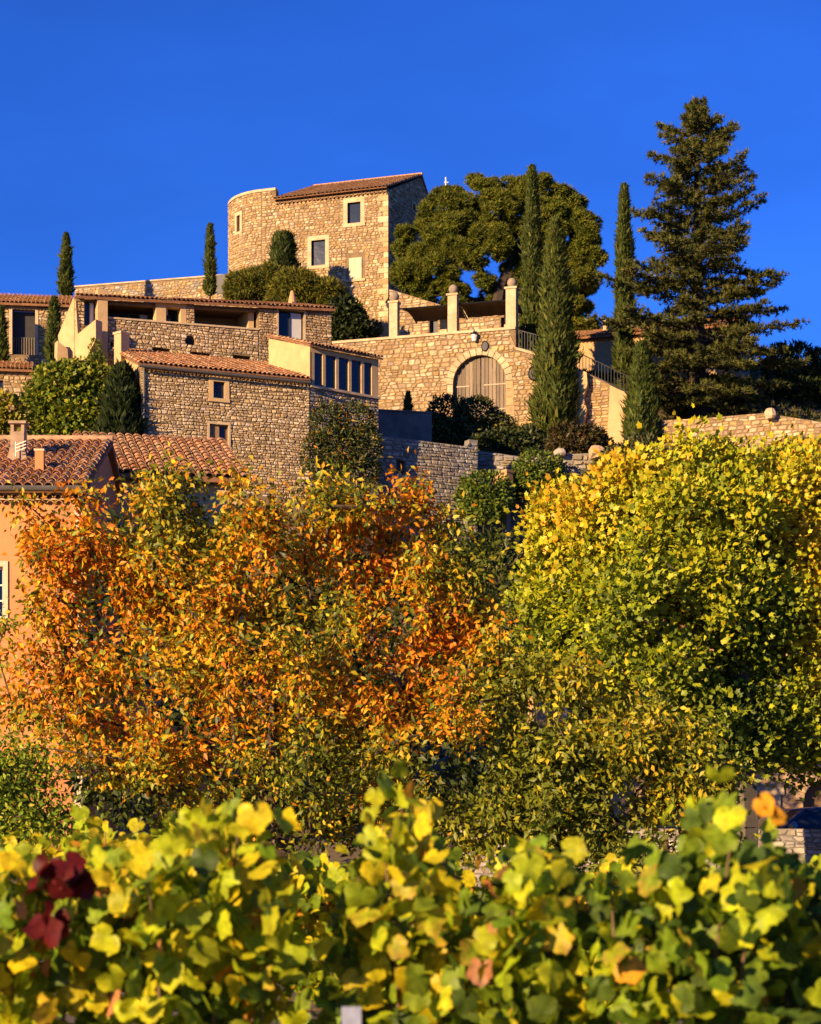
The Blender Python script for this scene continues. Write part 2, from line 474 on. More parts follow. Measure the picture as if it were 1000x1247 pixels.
TPAL = [(.46, .215, .095), (.50, .26, .12), (.40, .18, .08), (.55, .32, .17), (.36, .17, .085), (.52, .29, .15), (.44, .25, .14), (.30, .155, .085)]
def tile_roof(th, A, B, C, D, name='roof', cw=.23, rl=.36, most=300, thick=.14, seed=1, parts=True, shade=1.0):
    """A,B eave ends, C,D ridge ends (C above B); canal tiles in columns from eave to ridge"""
    A, B, C, D = map(Vector, (A, B, C, D)); r = random.Random(seed)
    nrm = (B - A).cross(D - A).normalized()
    if nrm.z < 0: nrm = -nrm
    dn = Vector((0, 0, -thick))
    mb = MB(); mb.add([A + dn, B + dn, C + dn, D + dn, A, B, C, D], [(0, 3, 2, 1), (4, 5, 6, 7), (0, 1, 5, 4), (1, 2, 6, 5), (2, 3, 7, 6), (3, 0, 4, 7)])
    roof = mb.build(name, TILE_BED, th)
    nc = max(2, round(((B - A).length + (C - D).length) / 2 / cw)); nr = max(1, round(((D - A).length + (C - B).length) / 2 / rl))
    lat = (B - A).normalized(); bag = []
    for i in range(nc):
        s = (i + .5) / nc
        e, t = A.lerp(B, s), D.lerp(C, s)
        for j in range(nr):
            p, q = e.lerp(t, j / nr), e.lerp(t, min((j + 1.18) / nr, 1.0))
            ax = (q - p).normalized()
            jx = lat * r.uniform(-.012, .012) + ax * r.uniform(-.03, .03) + nrm * r.uniform(0, .012)
            if j == 0: jx -= ax * (.06)
            r0, r1 = cw * .47, cw * .38
            vs = []
            for (o, rad, lift) in ((p, r0, .035), (q, r1, .0)):
                for k in range(6):
                    a = math.pi * k / 5
                    vs.append(o + jx + lat * (math.cos(a) * rad) + nrm * (math.sin(a) * rad * .85 + lift))
            # inner lip at the lower end gives the tile its thickness
            for k in range(6):
                a = math.pi * k / 5
                vs.append(p + jx + ax * .01 + lat * (math.cos(a) * r0 * .8) + nrm * (math.sin(a) * r0 * .85 * .8 + .03))
            c = r.choice(TPAL); f = r.uniform(.75, 1.2) * shade
            bag.append((1 / p.y ** 2 + (.001 if -10 < px_of(p)[0] < 1010 else -1) - j * 1e-9, vs, tuple(x * f for x in c), p))
    fc = [(k, k + 1, 7 + k, 6 + k) for k in range(5)] + [(12 + k, 13 + k, 1 + k, k) for k in range(5)]
    bag.sort(key=lambda b: -b[0]); rest = MB()
    for k, (sz, vs, c, o) in enumerate(bag):
        if parts and k < most and sz > 0: mesh('roof_tile', vs, fc, TILE, roof, [c] * 18, o)
        else: rest.add(vs, fc, c)
    if rest.v: rest.build('roof_tiles', TILE, th, 'stuff')
    return roof

def genoise(th, m, u0, u1, z, rows=1, cw=.2, name='eave_course', c=(.40, .22, .11), s=1.0):
    """rows of arched tile ends bedded in mortar under an eave"""
    mb = MB()
    for k in range(rows):
        zz = z - .13 * s * (rows - k); out = (.10 + .11 * k) * s
        mb.box(m, u0, u1, zz + .085 * s, zz + .128 * s, -.05, out + .015, (.42, .30, .18))
        n = int((u1 - u0) / cw)
        for i in range(n):
            uc = u0 + (i + .5) * (u1 - u0) / n; vs = []
            for d in (out, -.02):
                for q in range(6):
                    a = math.pi * q / 5; vs.append(m(uc + math.cos(a) * cw * .47, zz + math.sin(a) * .085 * s, d))
            for q in range(6):
                a = math.pi * q / 5; vs.append(m(uc + math.cos(a) * cw * .36, zz + math.sin(a) * .065 * s, out))
            f = R.uniform(.7, 1.2)
            mb.add(vs, [(q, q + 1, 7 + q, 6 + q) for q in range(5)] + [(12 + q, 13 + q, 1 + q, q) for q in range(5)], tuple(x * f for x in c))
    return mb.build(name, TILE, th, 'stuff')

def window(th, m, u0, u1, z0, z1, cols=2, rows=1, depth=.2, fmat=None, gmat=None, bar=.05, surround=0, smat=None, sill=True, name='window', deep=.07):
    fmat = fmat or FRAME_DARK; mb = MB(); b = bar; d0, d1 = -depth - .04, -depth + .03
    mb.box(m, u0, u0 + b, z0, z1, d0, d1); mb.box(m, u1 - b, u1, z0, z1, d0, d1)
    mb.box(m, u0 + b, u1 - b, z0, z0 + b, d0, d1); mb.box(m, u0 + b, u1 - b, z1 - b, z1, d0, d1)
    cu = [u0 + b + (u1 - u0 - 2 * b) * k / cols for k in range(cols + 1)]; cz = [z0 + b + (z1 - z0 - 2 * b) * k / rows for k in range(rows + 1)]
    for x in cu[1:-1]: mb.box(m, x - b * .5, x + b * .5, z0 + b, z1 - b, d0 + .002, d1 - .002)
    for z in cz[1:-1]: mb.box(m, u0 + b, u1 - b, z - b * .35, z + b * .35, d0 + .006, d1 - .006)
    w = mb.build(name, fmat, th)
    for i in range(cols):
        for j in range(rows):
            p = MB(); p.box(m, cu[i], cu[i + 1], cz[j], cz[j + 1], d0 - .02, d0 + .03)
            p.build('pane', (gmat[i % len(gmat)] if isinstance(gmat, (list, tuple)) else gmat) or GLASS, w)
    if surround:
        s = surround; sm = smat or DRESSED
        for nm, a in (('lintel', (u0 - s, u1 + s, z1, z1 + s * 1.1)), ('sill', (u0 - s * 1.1, u1 + s * 1.1, z0 - s * .8, z0)), ('jamb', (u0 - s, u0, z0, z1)), ('jamb', (u1, u1 + s, z0, z1))):
            q = MB(); q.box(m, *a, -.03, deep + (.03 if nm == 'sill' else 0)); q.build(nm, sm, th)
    return w

def rectbox(th, name, m, u0, u1, z0, z1, d0, d1, mat):
    q = MB(); q.box(m, u0, u1, z0, z1, d0, d1); return q.build(name, mat, th)
def rh(f, x0, y0, x1, y1): return ('rect', *f.rect(x0, y0, x1, y1))

def HP(px, y): return ((px - HX) / FPX * y * HK, y * HK)
def ZH(py, y): return CZ + (HY - py) / FPX * y * HK
def prism(th, name, f, pts, d0, d1, mat):
    uv = [f.uv(*p) for p in pts]; n = len(uv); mb = MB()
    mb.add([f(u, z, d1) for u, z in uv] + [f(u, z, d0) for u, z in uv], [tuple(range(n)), tuple(reversed(range(n, 2 * n)))] + [(k, n + k, n + (k + 1) % n, (k + 1) % n) for k in range(n)])
    return mb.build(name, mat, th)

# ------------------------------------------------------------------ ground
PY = [-300, 36, 43.6, 44.6, 52, 58, 74, 84, 94, 102, 110.5, 113, 125, 134, 144, 156, 175, 240, 420, 5000]
PZ = [0, 0, .15, 1.3, 1.4, 2.6, 6.6, 9.5, 13, 15.5, 17.6, 22.6, 28.2, 32.4, 36.2, 38.3, 36, 18, 0, -4]
def ground_z(x, y):
    z = np.interp(y, PY, PZ)
    ax = np.abs(np.asarray(x, dtype=float))
    f = np.clip((ax - 55) / 170, 0, 1); f = 1 - f * f * (3 - 2 * f)
    n = .25 * np.sin(np.asarray(x) * .37 + np.asarray(y) * .21) + .18 * np.sin(np.asarray(x) * .9 - np.asarray(y) * .63)
    return z * f + n * np.clip((np.asarray(y) - 55) / 10, 0, 1) * f
gx = np.concatenate([[-4000, -1500, -600, -300, -200, -140, -100, -75], np.arange(-60, 60.1, 1.5), [75, 100, 140, 200, 300, 600, 1500, 4000]])
gy = np.concatenate([[-300, -60, -10], np.arange(0, 44, 2.0), np.arange(44, 160, 1.0), [165, 175, 190, 210, 240, 300, 420, 700, 1500, 5000]])
XX, YY = np.meshgrid(gx, gy); ZZ = ground_z(XX, YY)
nx, ny = len(gx), len(gy)
idx = np.arange(nx * ny).reshape(ny, nx)
quads = np.stack([idx[:-1, :-1], idx[:-1, 1:], idx[1:, 1:], idx[1:, :-1]], -1).reshape(-1, 4)
structure(fast_mesh('ground', np.stack([XX, YY, ZZ], -1).reshape(-1, 3), quads, GROUND, smooth=True))
structure(mesh('road', [(-120, 44.9, 1.36), (120, 44.9, 1.36), (120, 51.6, 1.44), (-120, 51.6, 1.44)], [(0, 1, 2, 3)], ASPHALT))

# ------------------------------------------------------------------ round-tower house on the crest
T0, TB = HP(319, 119.46), HP(472, 117.0)
th = thing('tower_house', 'tall golden stone house with a rounded tower corner and tiled roof on the hilltop', 'house', (*HP(400, 120), 35))
Ff = Flat(T0, TB)
rt = 3.84
cc = Vector((*T0, 0)) - Ff.N * rt
z0 = 33.5
ze = ZH(229.5, 116.9)
ztw = ZH(231.5, 119.6)
a_t = math.atan2(Ff.N.y, Ff.N.x) % (2 * math.pi)
a_s = math.radians(118)
Fc = Cyl(cc, rt, a_s)
arc = (a_t - a_s) * rt
u335 = Ff.uv(336, 300)[0]
w_up = rh(Ff, 423.5, 246.5, 439.5, 272); w_lo = rh(Ff, 379.5, 292.5, 396.5, 323.5); w_bl = rh(Ff, 425.5, 314, 441, 340)
zt_f = poly((0, ztw - .18), (u335, ztw - .18), (u335 + .01, ze + .1), (Ff.L, ze + .1))
holes = [w_up, w_lo]
wf = wall(th, 'front_wall', Ff, 0, Ff.L, z0, zt_f, holes, .5, MORTAR, ubreaks=(u335, u335 + .01))
stones(th, wf, Ff, 0, Ff.L - .05, z0, zt_f, [w_up, w_lo, w_bl], (.2, .46), (.13, .24), margin=.2, seed=1)
uslit = [u for u in np.linspace(0, arc, 400) if abs(px_of(Fc(u, ztw))[0] - 290.5) < .6]
us = uslit[-1]
zs0, zs1 = ZH(288, 121.3), ZH(268, 121.3)
slit = ('rect', us - .2, us + .2, zs0, zs1)
wc = wall(th, 'round_tower_wall', Fc, 0, arc, z0, ztw - .18, [slit], .5, MORTAR, step=.35)
stones(th, wc, Fc, 0, arc, z0, ztw - .2, [slit], (.2, .46), (.13, .23), margin=.2, seed=2)
cop = MB(weld=True)
for k in range(30):
    a, b = arc * k / 30, arc * (k + 1) / 30
    vs = [Fc(u, z, d) for d in (-.55, .07) for z in (ztw - .18, ztw) for u in (a, b)]
    cop.add(vs, HEX)
cop.build('tower_coping', DRESSED, th)
rectbox(th, 'wall_coping', Ff, 0, u335 - .01, ztw - .178, ztw - .004, -.55, .07, DRESSED)
window(th, Fc, us - .2, us + .2, zs0, zs1, 1, 1, .22, surround=.22, name='slit_window', fmat=WOOD_BROWN, bar=.06)
window(th, Ff, *w_up[1:], cols=1, rows=1, surround=.3, depth=.16)
window(th, Ff, *w_lo[1:], cols=1, rows=1, surround=.28, depth=.16)
b = rectbox(th, 'blocked_window', Ff, *w_bl[1:], -.02, .055, STUCCO_PALE)
for k, (a0, a1) in enumerate(((0, .5), (.5, 1))):
    ua, ub = w_bl[1] + (w_bl[2] - w_bl[1]) * a0 + .03, w_bl[1] + (w_bl[2] - w_bl[1]) * a1 - .03
    q = MB(); q.box(Ff, ua, ub, w_bl[3] + .04, w_bl[4] - .04, .056, .085); q.build('shutter', STUCCO_PALE, b)
rectbox(th, 'sill', Ff, w_bl[1] - .3, w_bl[2] + .25, w_bl[3] - .18, w_bl[3] - .02, -.02, .14, DRESSED)
DEP = 7.3 * HK
Bk = Ff(Ff.L, 0) - Ff.N * DEP
Fr = Flat(TB, Bk)
zr = ze + 2.72 * HK; ur = DEP * .83
zt_r = poly((0, ze - .1), (ur, zr - .15), (DEP, zr - 1.0))
h_r = rh(Fr, 502, 249, 506, 258)
wr = wall(th, 'side_wall', Fr, .505, DEP, z0, zt_r, [h_r], .45, MORTAR, ubreaks=(ur,))
stones(th, wr, Fr, .02, DEP, z0, zt_r, [h_r], (.22, .5), (.15, .25), seed=3)
window(th, Fr, *h_r[1:], cols=1, rows=1, surround=.15)
quoins(th, lambda u, z: Ff(Ff.L - u, z), lambda u, z: Fr(u, z), z0, ze - .4)
genoise(th, Ff, u335 + .05, Ff.L, ze + .1, 2, .3, s=1.5)
e0, e1 = Ff(u335, ze, .5), Ff(Ff.L + .1, ze, .5)
tile_roof(th, e0, e1, Fr(ur, zr, .12), Ff(u335, zr, -ur), seed=4, shade=.62, thick=.05, cw=.3, rl=.5)
r0, r1 = Ff(u335, zr, -ur - .02), Fr(ur + .02, zr, .12)
tile_roof(th, Ff(u335, zr - 1.1, -DEP - .2), Fr(DEP + .2, zr - 1.1, .12), r1, r0, name='rear_roof', seed=5, parts=False, shade=.62)
mb = MB(); mb.tube([r0 + Vector((0, 0, .06)), r1 + Vector((0, 0, .06))], .13, 8); mb.build('ridge', TERRACOTTA, th)
wl_ = Flat(Ff(u335, 0, -.6).xy, Ff(u335, 0, -DEP).xy, True)
wall(th, 'rear_wall', Flat(Ff(0, 0, -DEP).xy, Ff(Ff.L - .5, 0, -DEP).xy), 0, Ff.L - .5, z0, zr - 1.2, (), .4, MORTAR)
wall(th, 'tower_side_wall', wl_, 0, DEP - .7, z0, poly((0, ze), (ur, zr - .2), (DEP, zr - 1.2)), (), .3, MORTAR)
finish_stones(th)

# ------------------------------------------------------------------ long wall behind, left of the tower
th = thing('hilltop_wall', 'long weathered rubble stone wall along the crest joining the rounded tower', 'wall', (*HP(180, 129), 38))
Fl = Flat(HP(91, 131), HP(290, 126.2))
zl = poly((0, ZH(350, 131)), (Fl.L, ZH(334.5, 126.2)))
wo_ = wall(th, 'masonry', Fl, 0, Fl.L, 37, zl, (), .6, MORTAR)
stones(th, wo_, Fl, 0, Fl.L, 39, lambda u: zl(u) - .12, (), (.22, .55), (.14, .25), pal=PAL_WARM + PAL_GREY[:3], seed=6)
q = MB(); q.add([Fl(u, zl(u) + dz, d) for d in (-.66, .09) for dz in (0, .1) for u in (0, Fl.L)], HEX); q.build('coping', DRESSED, th)
finish_stones(th)
th = thing('metal_door', 'dark metal door set in the crest wall beside the tower', 'door', (*HP(270, 125.5), 39.6))
Fd = Flat(HP(264, 126.2), HP(279, 125.8))
mb = MB(); mb.box(Fd, 0, Fd.L, ZH(357, 126), ZH(334, 126), -.1, 0); mb.build('panel', surf('grey_paint', (.06, .06, .065), .5, .2, 3, 0), th)
mb = MB(); mb.box(Fd, Fd.L * .8, Fd.L * .9, ZH(347, 126), ZH(345, 126), 0, .08); mb.build('handle', IRON, th)

# ------------------------------------------------------------------ balcony house
th = thing('balcony_house', 'stone house with open loggias, stone balcony parapet and stair wall below the crest', 'house', (*HP(240, 89), 20))
Fb = Flat(HP(85, 85.36), HP(405, 90.2))
U = lambda px, d=0.0: Fb.uv(px, 400, d)[0]
Z = lambda px, py, d=0.0: Fb.uv(px, py, d)[1]
zlow = 19.0
ua, ub = U(128), U(315)
ztp = poly((ua, Z(128, 388)), (ub, Z(315, 402.5)))
ho = [('round', *((lambda q: (q[0], .28, 0, q[1]))(Fb.uv(232, 415))))]
for x0, y0, x1, y1 in ((135, 417, 147, 427), (186, 424, 207, 431.5), (232, 429, 256, 436.5), (284, 433, 305, 440)): ho.append(rh(Fb, x0, y0, x1, y1))
wp = wall(th, 'parapet_wall', Fb, ua, ub, zlow, ztp, ho, .4, MORTAR)
stones(th, wp, Fb, ua, ub, Z(200, 446), ztp, ho, (.15, .36), (.10, .19), pal=PAL_CREAM, seed=8)
q = MB(); q.add([Fb(u, ztp(u) + dz, d) for d in (-.45, .09) for dz in (0.002, .09) for u in (ua, ub)], HEX); q.build('parapet_coping', DRESSED, th)
for h in ho[1:]: rectbox(th, 'slot_sill', Fb, h[1] - .1, h[2] + .1, h[3] - .09, h[3], -.3, .09, DRESSED)
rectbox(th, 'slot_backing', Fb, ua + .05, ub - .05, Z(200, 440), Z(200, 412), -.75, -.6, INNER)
# wall bay with the blue glazed door
zr0, zr1 = Z(95, 362), Z(405, 377.5)
zro = poly((U(88), zr0), (U(408), zr1))
hw = rh(Fb, 339, 378, 370, 413)
wq = wall(th, 'end_bay_wall', Fb, ub + .003, U(404), zlow, lambda u: zro(u) - .05, [hw], .4, MORTAR)
stones(th, wq, Fb, ub + .003, U(404), Z(350, 446), lambda u: zro(u) - .12, [hw], (.15, .36), (.10, .19), margin=.05, seed=9)
window(th, Fb, *hw[1:], cols=2, rows=1, surround=.1, deep=.05, gmat=[GLASS, CURTAIN], bar=.07, name='glazed_door')
# piers and columns
cl = rectbox(th, 'stucco_column', Fb, U(117.5), U(129.5), zlow, Z(123, 354), -.2, .25, STUCCO)
ws = wall(th, 'stone_pier', Fb, U(227), U(237), ztp(U(230)) + .09, lambda u: zro(u) - .05, (), .4, MORTAR)
stones(th, ws, Fb, U(227), U(237), ztp(U(230)) + .09, lambda u: zro(u) - .1, (), (.18, .35), (.12, .2), seed=10)
ws = wall(th, 'stone_pier', Fb, U(90.5), U(103), zlow, lambda u: zro(u) - .05, (), .4, MORTAR)
stones(th, ws, Fb, U(90.5), U(103), Z(95, 412), lambda u: zro(u) - .1, (), (.18, .35), (.12, .22), seed=11)
hw = rh(Fb, 103.5, 366, 117, 396)
window(th, Fb, *hw[1:], cols=2, rows=1, gmat=[GLASS, CURTAIN], depth=.25, name='stair_window')
wall(th, 'stair_window_wall', Fb, U(103.2), U(117.4), zlow, Z(110, 397), (), .4, MORTAR)
# rendered frame between the loggias
f0 = rectbox(th, 'loggia_jamb', Fb, U(190), U(202), ztp(U(195)) + .1, zro(U(195)) - .06, -.5, .03, STUCCO)
rectbox(th, 'loggia_jamb', Fb, U(220), U(226.8), ztp(U(223)) + .1, zro(U(223)) - .06, -.5, .03, STUCCO)
rectbox(th, 'loggia_lintel', Fb, U(202) + .002, U(220) - .002, Z(211, 374), zro(U(211)) - .06, -.5, .027, STUCCO)
rectbox(th, 'corbel', Fb, U(202) + .003, U(204.5), Z(203, 383), Z(203, 376), -.4, -.05, DRESSED)
# back of the loggias, ceilings, floor
bd = -2.3
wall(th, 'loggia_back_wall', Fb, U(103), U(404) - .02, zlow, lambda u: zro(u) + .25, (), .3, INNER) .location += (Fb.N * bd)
rectbox(th, 'loggia_side_wall', Fb, U(306), U(312.5), ztp(U(310)) + .1, zro(U(310)) - .05, -2.28, -.42, STUCCO)
for k in range(5):
    x0 = 131 + k * 12.2
    hh = [U(x0), U(x0 + 12), Z(x0, 390), Z(x0, 372.5)]
    window(th, lambda u, z, d=0.0: Fb(u, z, d - 1.5), *hh, cols=1, rows=1, depth=.05, bar=.05, gmat=CURTAIN if k == 4 else GLASS, name='loggia_window')
hh = [U(203), U(221), Z(211, 391), Z(211, 374)]
window(th, lambda u, z, d=0.0: Fb(u, z, d - .9), *hh, cols=2, rows=1, depth=.05, name='loggia_window')
q = MB(); q.add([Fb(u, zro(u) + dz, d) for d in (-2.28, -.1) for dz in (-.14, -.06) for u in (U(104), U(404))], HEX); q.build('loggia_ceiling', WOOD_BROWN, th)
for k in range(2):
    xa, xb = ((131, 189), (238, 312))[k]
    q = MB(); q.add([Fb(u, zro(u) + dz, d) for d in (-.35, -.1) for dz in (-.26, -.16) for u in (U(xa), U(xb))], HEX); q.build('lintel_beam', WOOD_BROWN, th)
# stair wing wall
Fst = Flat(HP(66, 86.0), HP(118, 84.9))
prism(th, 'stair_wall', Fst, [(90, 362), (92.5, 366), (95, 407), (117, 389), (117, 414), (105, 437), (104, 470), (80, 470), (71, 409)], -.5, .02, STUCCO)
prism(th, 'stair_base_wall', Fb, [(70, 415), (82, 425), (86, 480), (68, 480)], -.5, .04, STUCCO)
# roof
up = 1.42
A_, B_ = Fb(U(90), zr0, .3), Fb(U(406), zr1, .3)
tile_roof(th, A_, B_, Fb(U(406), zr1 + up, -4.6), Fb(U(90) + 2.3, zr0 + up, -4.6), seed=12, cw=.22)
wall(th, 'side_wall', Flat(Fb(U(91) + 2.2, 0, -4.5).xy, Fb(U(91), 0, -.42).xy), 0, 4.6, zlow, poly((0, zr0 + up - .3), (4.6, zr0 - .1)), (), .3, STUCCO)
wall(th, 'rear_wall', Flat(Fb(U(90) + 2.4, 0, -4.7).xy, Fb(U(406), 0, -4.7).xy), 0, U(406) - U(90) - 2.4, zlow, zr0 + up - .3, (), .3, MORTAR)
wall(th, 'end_wall', Flat(Fb(U(404), 0, -.42).xy, Fb(U(404), 0, -4.6).xy), 0, 4.1, zlow, poly((0, zr1 - .1), (4.1, zr1 + up - .3)), (), .3, MORTAR)
finish_stones(th, 300, hide=lambda x, y: y > 440)
th = thing('roof_chimney', 'small rounded terracotta chimney pot on pale base above the balcony roof', 'chimney', H(356, 378, 92))
b = H(356, 374, 92)
mb = MB(); mb.lathe(b + Vector((0, 0, -.6)), [(.28, 0), (.28, .75), (.31, .76), (.31, .82)], 4); mb.build('base', STUCCO, th)
mb = MB(); mb.lathe(b + Vector((0, 0, .22)), [(.22, 0), (.2, .2), (.13, .45), (.1, .62), (.05, .66)], 12); mb.build('pot', TERRACOTTA, th)

# ------------------------------------------------------------------ rubble house below with the tiled lean-to roof
th = thing('rubble_house', 'rubble stone house with small square window and orange tiled shed roof', 'house', (*HP(275, 84), 15))
Fh = Flat(HP(172, 82), HP(377, 84.7))
zb_, zt_ = 13.5, ZH(444, 82)
h1 = rh(Fh, 259.5, 465, 273.5, 485.5); h2 = rh(Fh, 255, 517, 278, 559)
wh = wall(th, 'front_wall', Fh, 0, Fh.L, zb_, zt_ - .1, [h1, h2], .45, MORTAR)
stones(th, wh, Fh, 0, Fh.L, ZH(600, 83), zt_ - .1, [h1, h2], (.14, .34), (.095, .185), margin=.02, pal=PAL_CREAM, seed=14, proud=(.025, .065), split=.25)
window(th, Fh, *h1[1:], cols=2, rows=2, surround=.22, smat=STUCCO, deep=.08, bar=.04)
w2 = window(th, Fh, *h2[1:], cols=2, rows=1, depth=.25, fmat=WOOD_BROWN, name='shuttered_window', surround=.1)
for k in range(3):
    u_ = h2[1] + .02 + k * .17
    q = MB(); q.box(Fh, u_, u_ + .16, h2[3] + .03, h2[4] - .03, -.12, -.08); q.build('shutter_board', surf('shutter_wood', (.30, .18, .08), .8, .3, 4, .3, 30, stretch=(6, 6, .5)), w2)
Fhl = Flat(Fh(0, 0, -6.6).xy, Fh(0, 0, -.46).xy)
zsl = lambda u: zt_ - .1 + min((6.14 - u + .4) * .36, 1.8)
wall(th, 'gable_wall', Fhl, 0, Fhl.L, zb_, zsl, (), .4, STUCCO, ubreaks=(Fhl.L * .3,))
rd = 4.8
tile_roof(th, Fh(-.25, zt_, .35), Fh(Fh.L - .1, zt_, .35), Fh(Fh.L - .1, zt_ + 1.87, -rd), Fh(-.25, zt_ + 1.87, -rd), seed=15, cw=.25, rl=.42, shade=1.2, thick=.08)
genoise(th, Fh, 0, Fh.L - .1, zt_ - .02, 2, .2)
mb = MB(); g0, g1 = Fh(-.2, zt_ - .16, .42), Fh(Fh.L - .1, zt_ - .2, .42); mb.tube([g0, g1], .07, 8); mb.build('gutter', surf('zinc', (.08, .075, .07), .5, .2, 5, 0), th)
mb = MB(); p = Fh(.12, zt_ - .2, .1); mb.tube([p, Vector((p.x, p.y, zb_ + 1))], .05, 8); mb.build('drainpipe', surf('zinc'), th)
finish_stones(th, 300, hide=lambda x, y: y > 570)
th = thing('roof_chimney', 'square ochre rendered chimney stack on the end of the orange tiled roof', 'chimney', H(154, 436, 84.6))
Fk = Flat(HP(147.5, 84.3), HP(157.5, 84.65))
mb = MB(); mb.box(Fk, 0, Fk.L, ZH(445, 84.5), ZH(407, 84.5), -.5, 0); mb.build('stack', STUCCO, th)
mb = MB(); mb.box(Fk, -.05, Fk.L + .05, ZH(407, 84.5) + .001, ZH(404.5, 84.5), -.55, .05); mb.build('cap', DRESSED, th)

# ------------------------------------------------------------------ extension with the row of five windows
th = thing('window_extension', 'rendered extension with a row of five tall windows above a stone base', 'house', (*HP(420, 86.5), 15))
Fe = Flat(HP(377.5, 84.74), HP(461, 86.95))
zt_ = ZH(421, 84.8)
zw0, zw1 = ZH(474, 85.5), ZH(431.5, 85.2)
we = wall(th, 'base_wall', Fe, .003, Fe.L, 13.5, zw0 - .12, (), .45, MORTAR)
stones(th, we, Fe, .0, Fe.L, ZH(600, 85), zw0 - .15, (), (.16, .38), (.1, .2), seed=16, pal=PAL_GREY + PAL_WARM[:3])
rectbox(th, 'long_sill', Fe, 0, Fe.L + .06, zw0 - .118, zw0, -.4, .12, DRESSED)
xs = [379.5, 395, 411, 426.5, 442, 456.5]
for k in range(6):
    ucen = Fe.uv(xs[k] if k else 378.6, 450)[0]
    if k == 0: a, b = 0.0, Fe.uv(380, 450)[0]
    elif k == 5: a, b = Fe.uv(453, 450)[0], Fe.L
    else: a, b = Fe.uv(xs[k] - 1.7, 450)[0], Fe.uv(xs[k] + 1.7, 450)[0]
    rectbox(th, 'mullion_pillar', Fe, a, b, zw0 + .002, zw1, -.3, 0, STUCCO)
    if k: window(th, Fe, prev + .004, a - .004, zw0 + .004, zw1 - .004, cols=1, rows=1, depth=.1, bar=.035)
    prev = b
rectbox(th, 'lintel_band', Fe, 0, Fe.L, zw1 + .002, zt_ - .05, -.3, .004, STUCCO)
bl = 3.0 * HK
Fel = Flat(Fe(-.002, 0, -bl).xy, Fe(-.002, 0, 0).xy)
wall(th, 'rendered_side_wall', Fel, 0, Fel.L, 16, poly((0, zt_ + 1.05), (Fel.L, zt_ - .06)), (), .28, STUCCO)
wall(th, 'side_wall', Flat(Fe(Fe.L, 0, -.32).xy, Fe(Fe.L, 0, -bl).xy), 0, bl - .34, 16, poly((0, zt_ - .1), (bl - .34, zt_ + .9)), (), .3, MORTAR)
tile_roof(th, Fe(-.14, zt_, .22), Fe(Fe.L + .14, zt_, .22), Fe(Fe.L + .14, zt_ + 1.22, -bl), Fe(-.14, zt_ + 1.22, -bl), seed=17, cw=.22, rl=.34, thick=.1)
finish_stones(th, 160, hide=lambda x, y: y > 560)
# ------------------------------------------------------------------ houses at the far end of the row
th = thing('end_house', 'stone house with tiled eave and tall dark gate beside the stair wall', 'house', (*HP(40, 99), 24))
Fg = Flat(HP(-60, 98.6), HP(92, 99.4))
zt_ = ZH(372, 99)
hg = rh(Fg, 15, 377, 43, 432)
wg = wall(th, 'front_wall', Fg, 0, Fg.L, 24, zt_, [hg], .5, MORTAR)
stones(th, wg, Fg, Fg.uv(-15, 400)[0], Fg.L, ZH(446, 99), zt_ - .05, [hg], (.22, .5), (.15, .27), margin=.16, seed=19)
for nm, a in (('lintel', (hg[1] - .2, hg[2] + .2, hg[4], hg[4] + .24)), ('jamb', (hg[1] - .18, hg[1], hg[3], hg[4])), ('jamb', (hg[2], hg[2] + .18, hg[3], hg[4]))):
    q = MB(); q.box(Fg, *a, -.03, .07); q.build(nm, DRESSED, th)
gt = rectbox(th, 'gate', Fg, hg[1], hg[2], hg[3], hg[4], -.6, -.52, surf('dark_gate', (.035, .032, .03), .6, .2, 3, 0))
for k in range(9):
    u_ = hg[1] + (hg[2] - hg[1]) * (k + .5) / 9
    q = MB(); q.box(Fg, u_ - .025, u_ + .025, hg[3] + .05, hg[3] + (hg[4] - hg[3]) * .42, -.4, -.36); q.build('gate_bar', WOOD_GREY, gt)
genoise(th, Fg, 0, Fg.L, zt_ + .02, 2, .22)
tile_roof(th, Fg(0, zt_ + .05, .42), Fg(Fg.L + .2, zt_ + .05, .42), Fg(Fg.L + .2, zt_ + 1.75, -4.2), Fg(0, zt_ + 1.75, -4.2), seed=20, cw=.24)
wall(th, 'end_wall', Flat(Fg(Fg.L, 0, -.52).xy, Fg(Fg.L, 0, -4).xy), 0, 3.4, 24, poly((0, zt_), (3.4, zt_ + 1.4)), (), .3, STUCCO)
finish_stones(th, 260)
th = thing('low_annex', 'low stone annex with dark tiled eave under the house with the gate', 'house', (*HP(10, 95), 20))
Fa = Flat(HP(-60, 94.4), HP(40, 95))
zt_ = ZH(453, 95)
ha = rh(Fa, -8, 463, 4, 482)
wa = wall(th, 'front_wall', Fa, 0, Fa.L, 18, zt_, [ha], .4, MORTAR)
stones(th, wa, Fa, Fa.uv(-10, 400)[0], Fa.L, ZH(520, 95), zt_ - .02, [ha], (.22, .5), (.15, .27), seed=21)
window(th, Fa, *ha[1:], cols=2, rows=1)
genoise(th, Fa, 0, Fa.L, zt_ + .02, 1, .22)
tile_roof(th, Fa(0, zt_ + .05, .35), Fa(Fa.L, zt_ + .05, .35), Fa(Fa.L, zt_ + 1.2, -3), Fa(0, zt_ + 1.2, -3), seed=22, cw=.23, most=120)
finish_stones(th, 60)

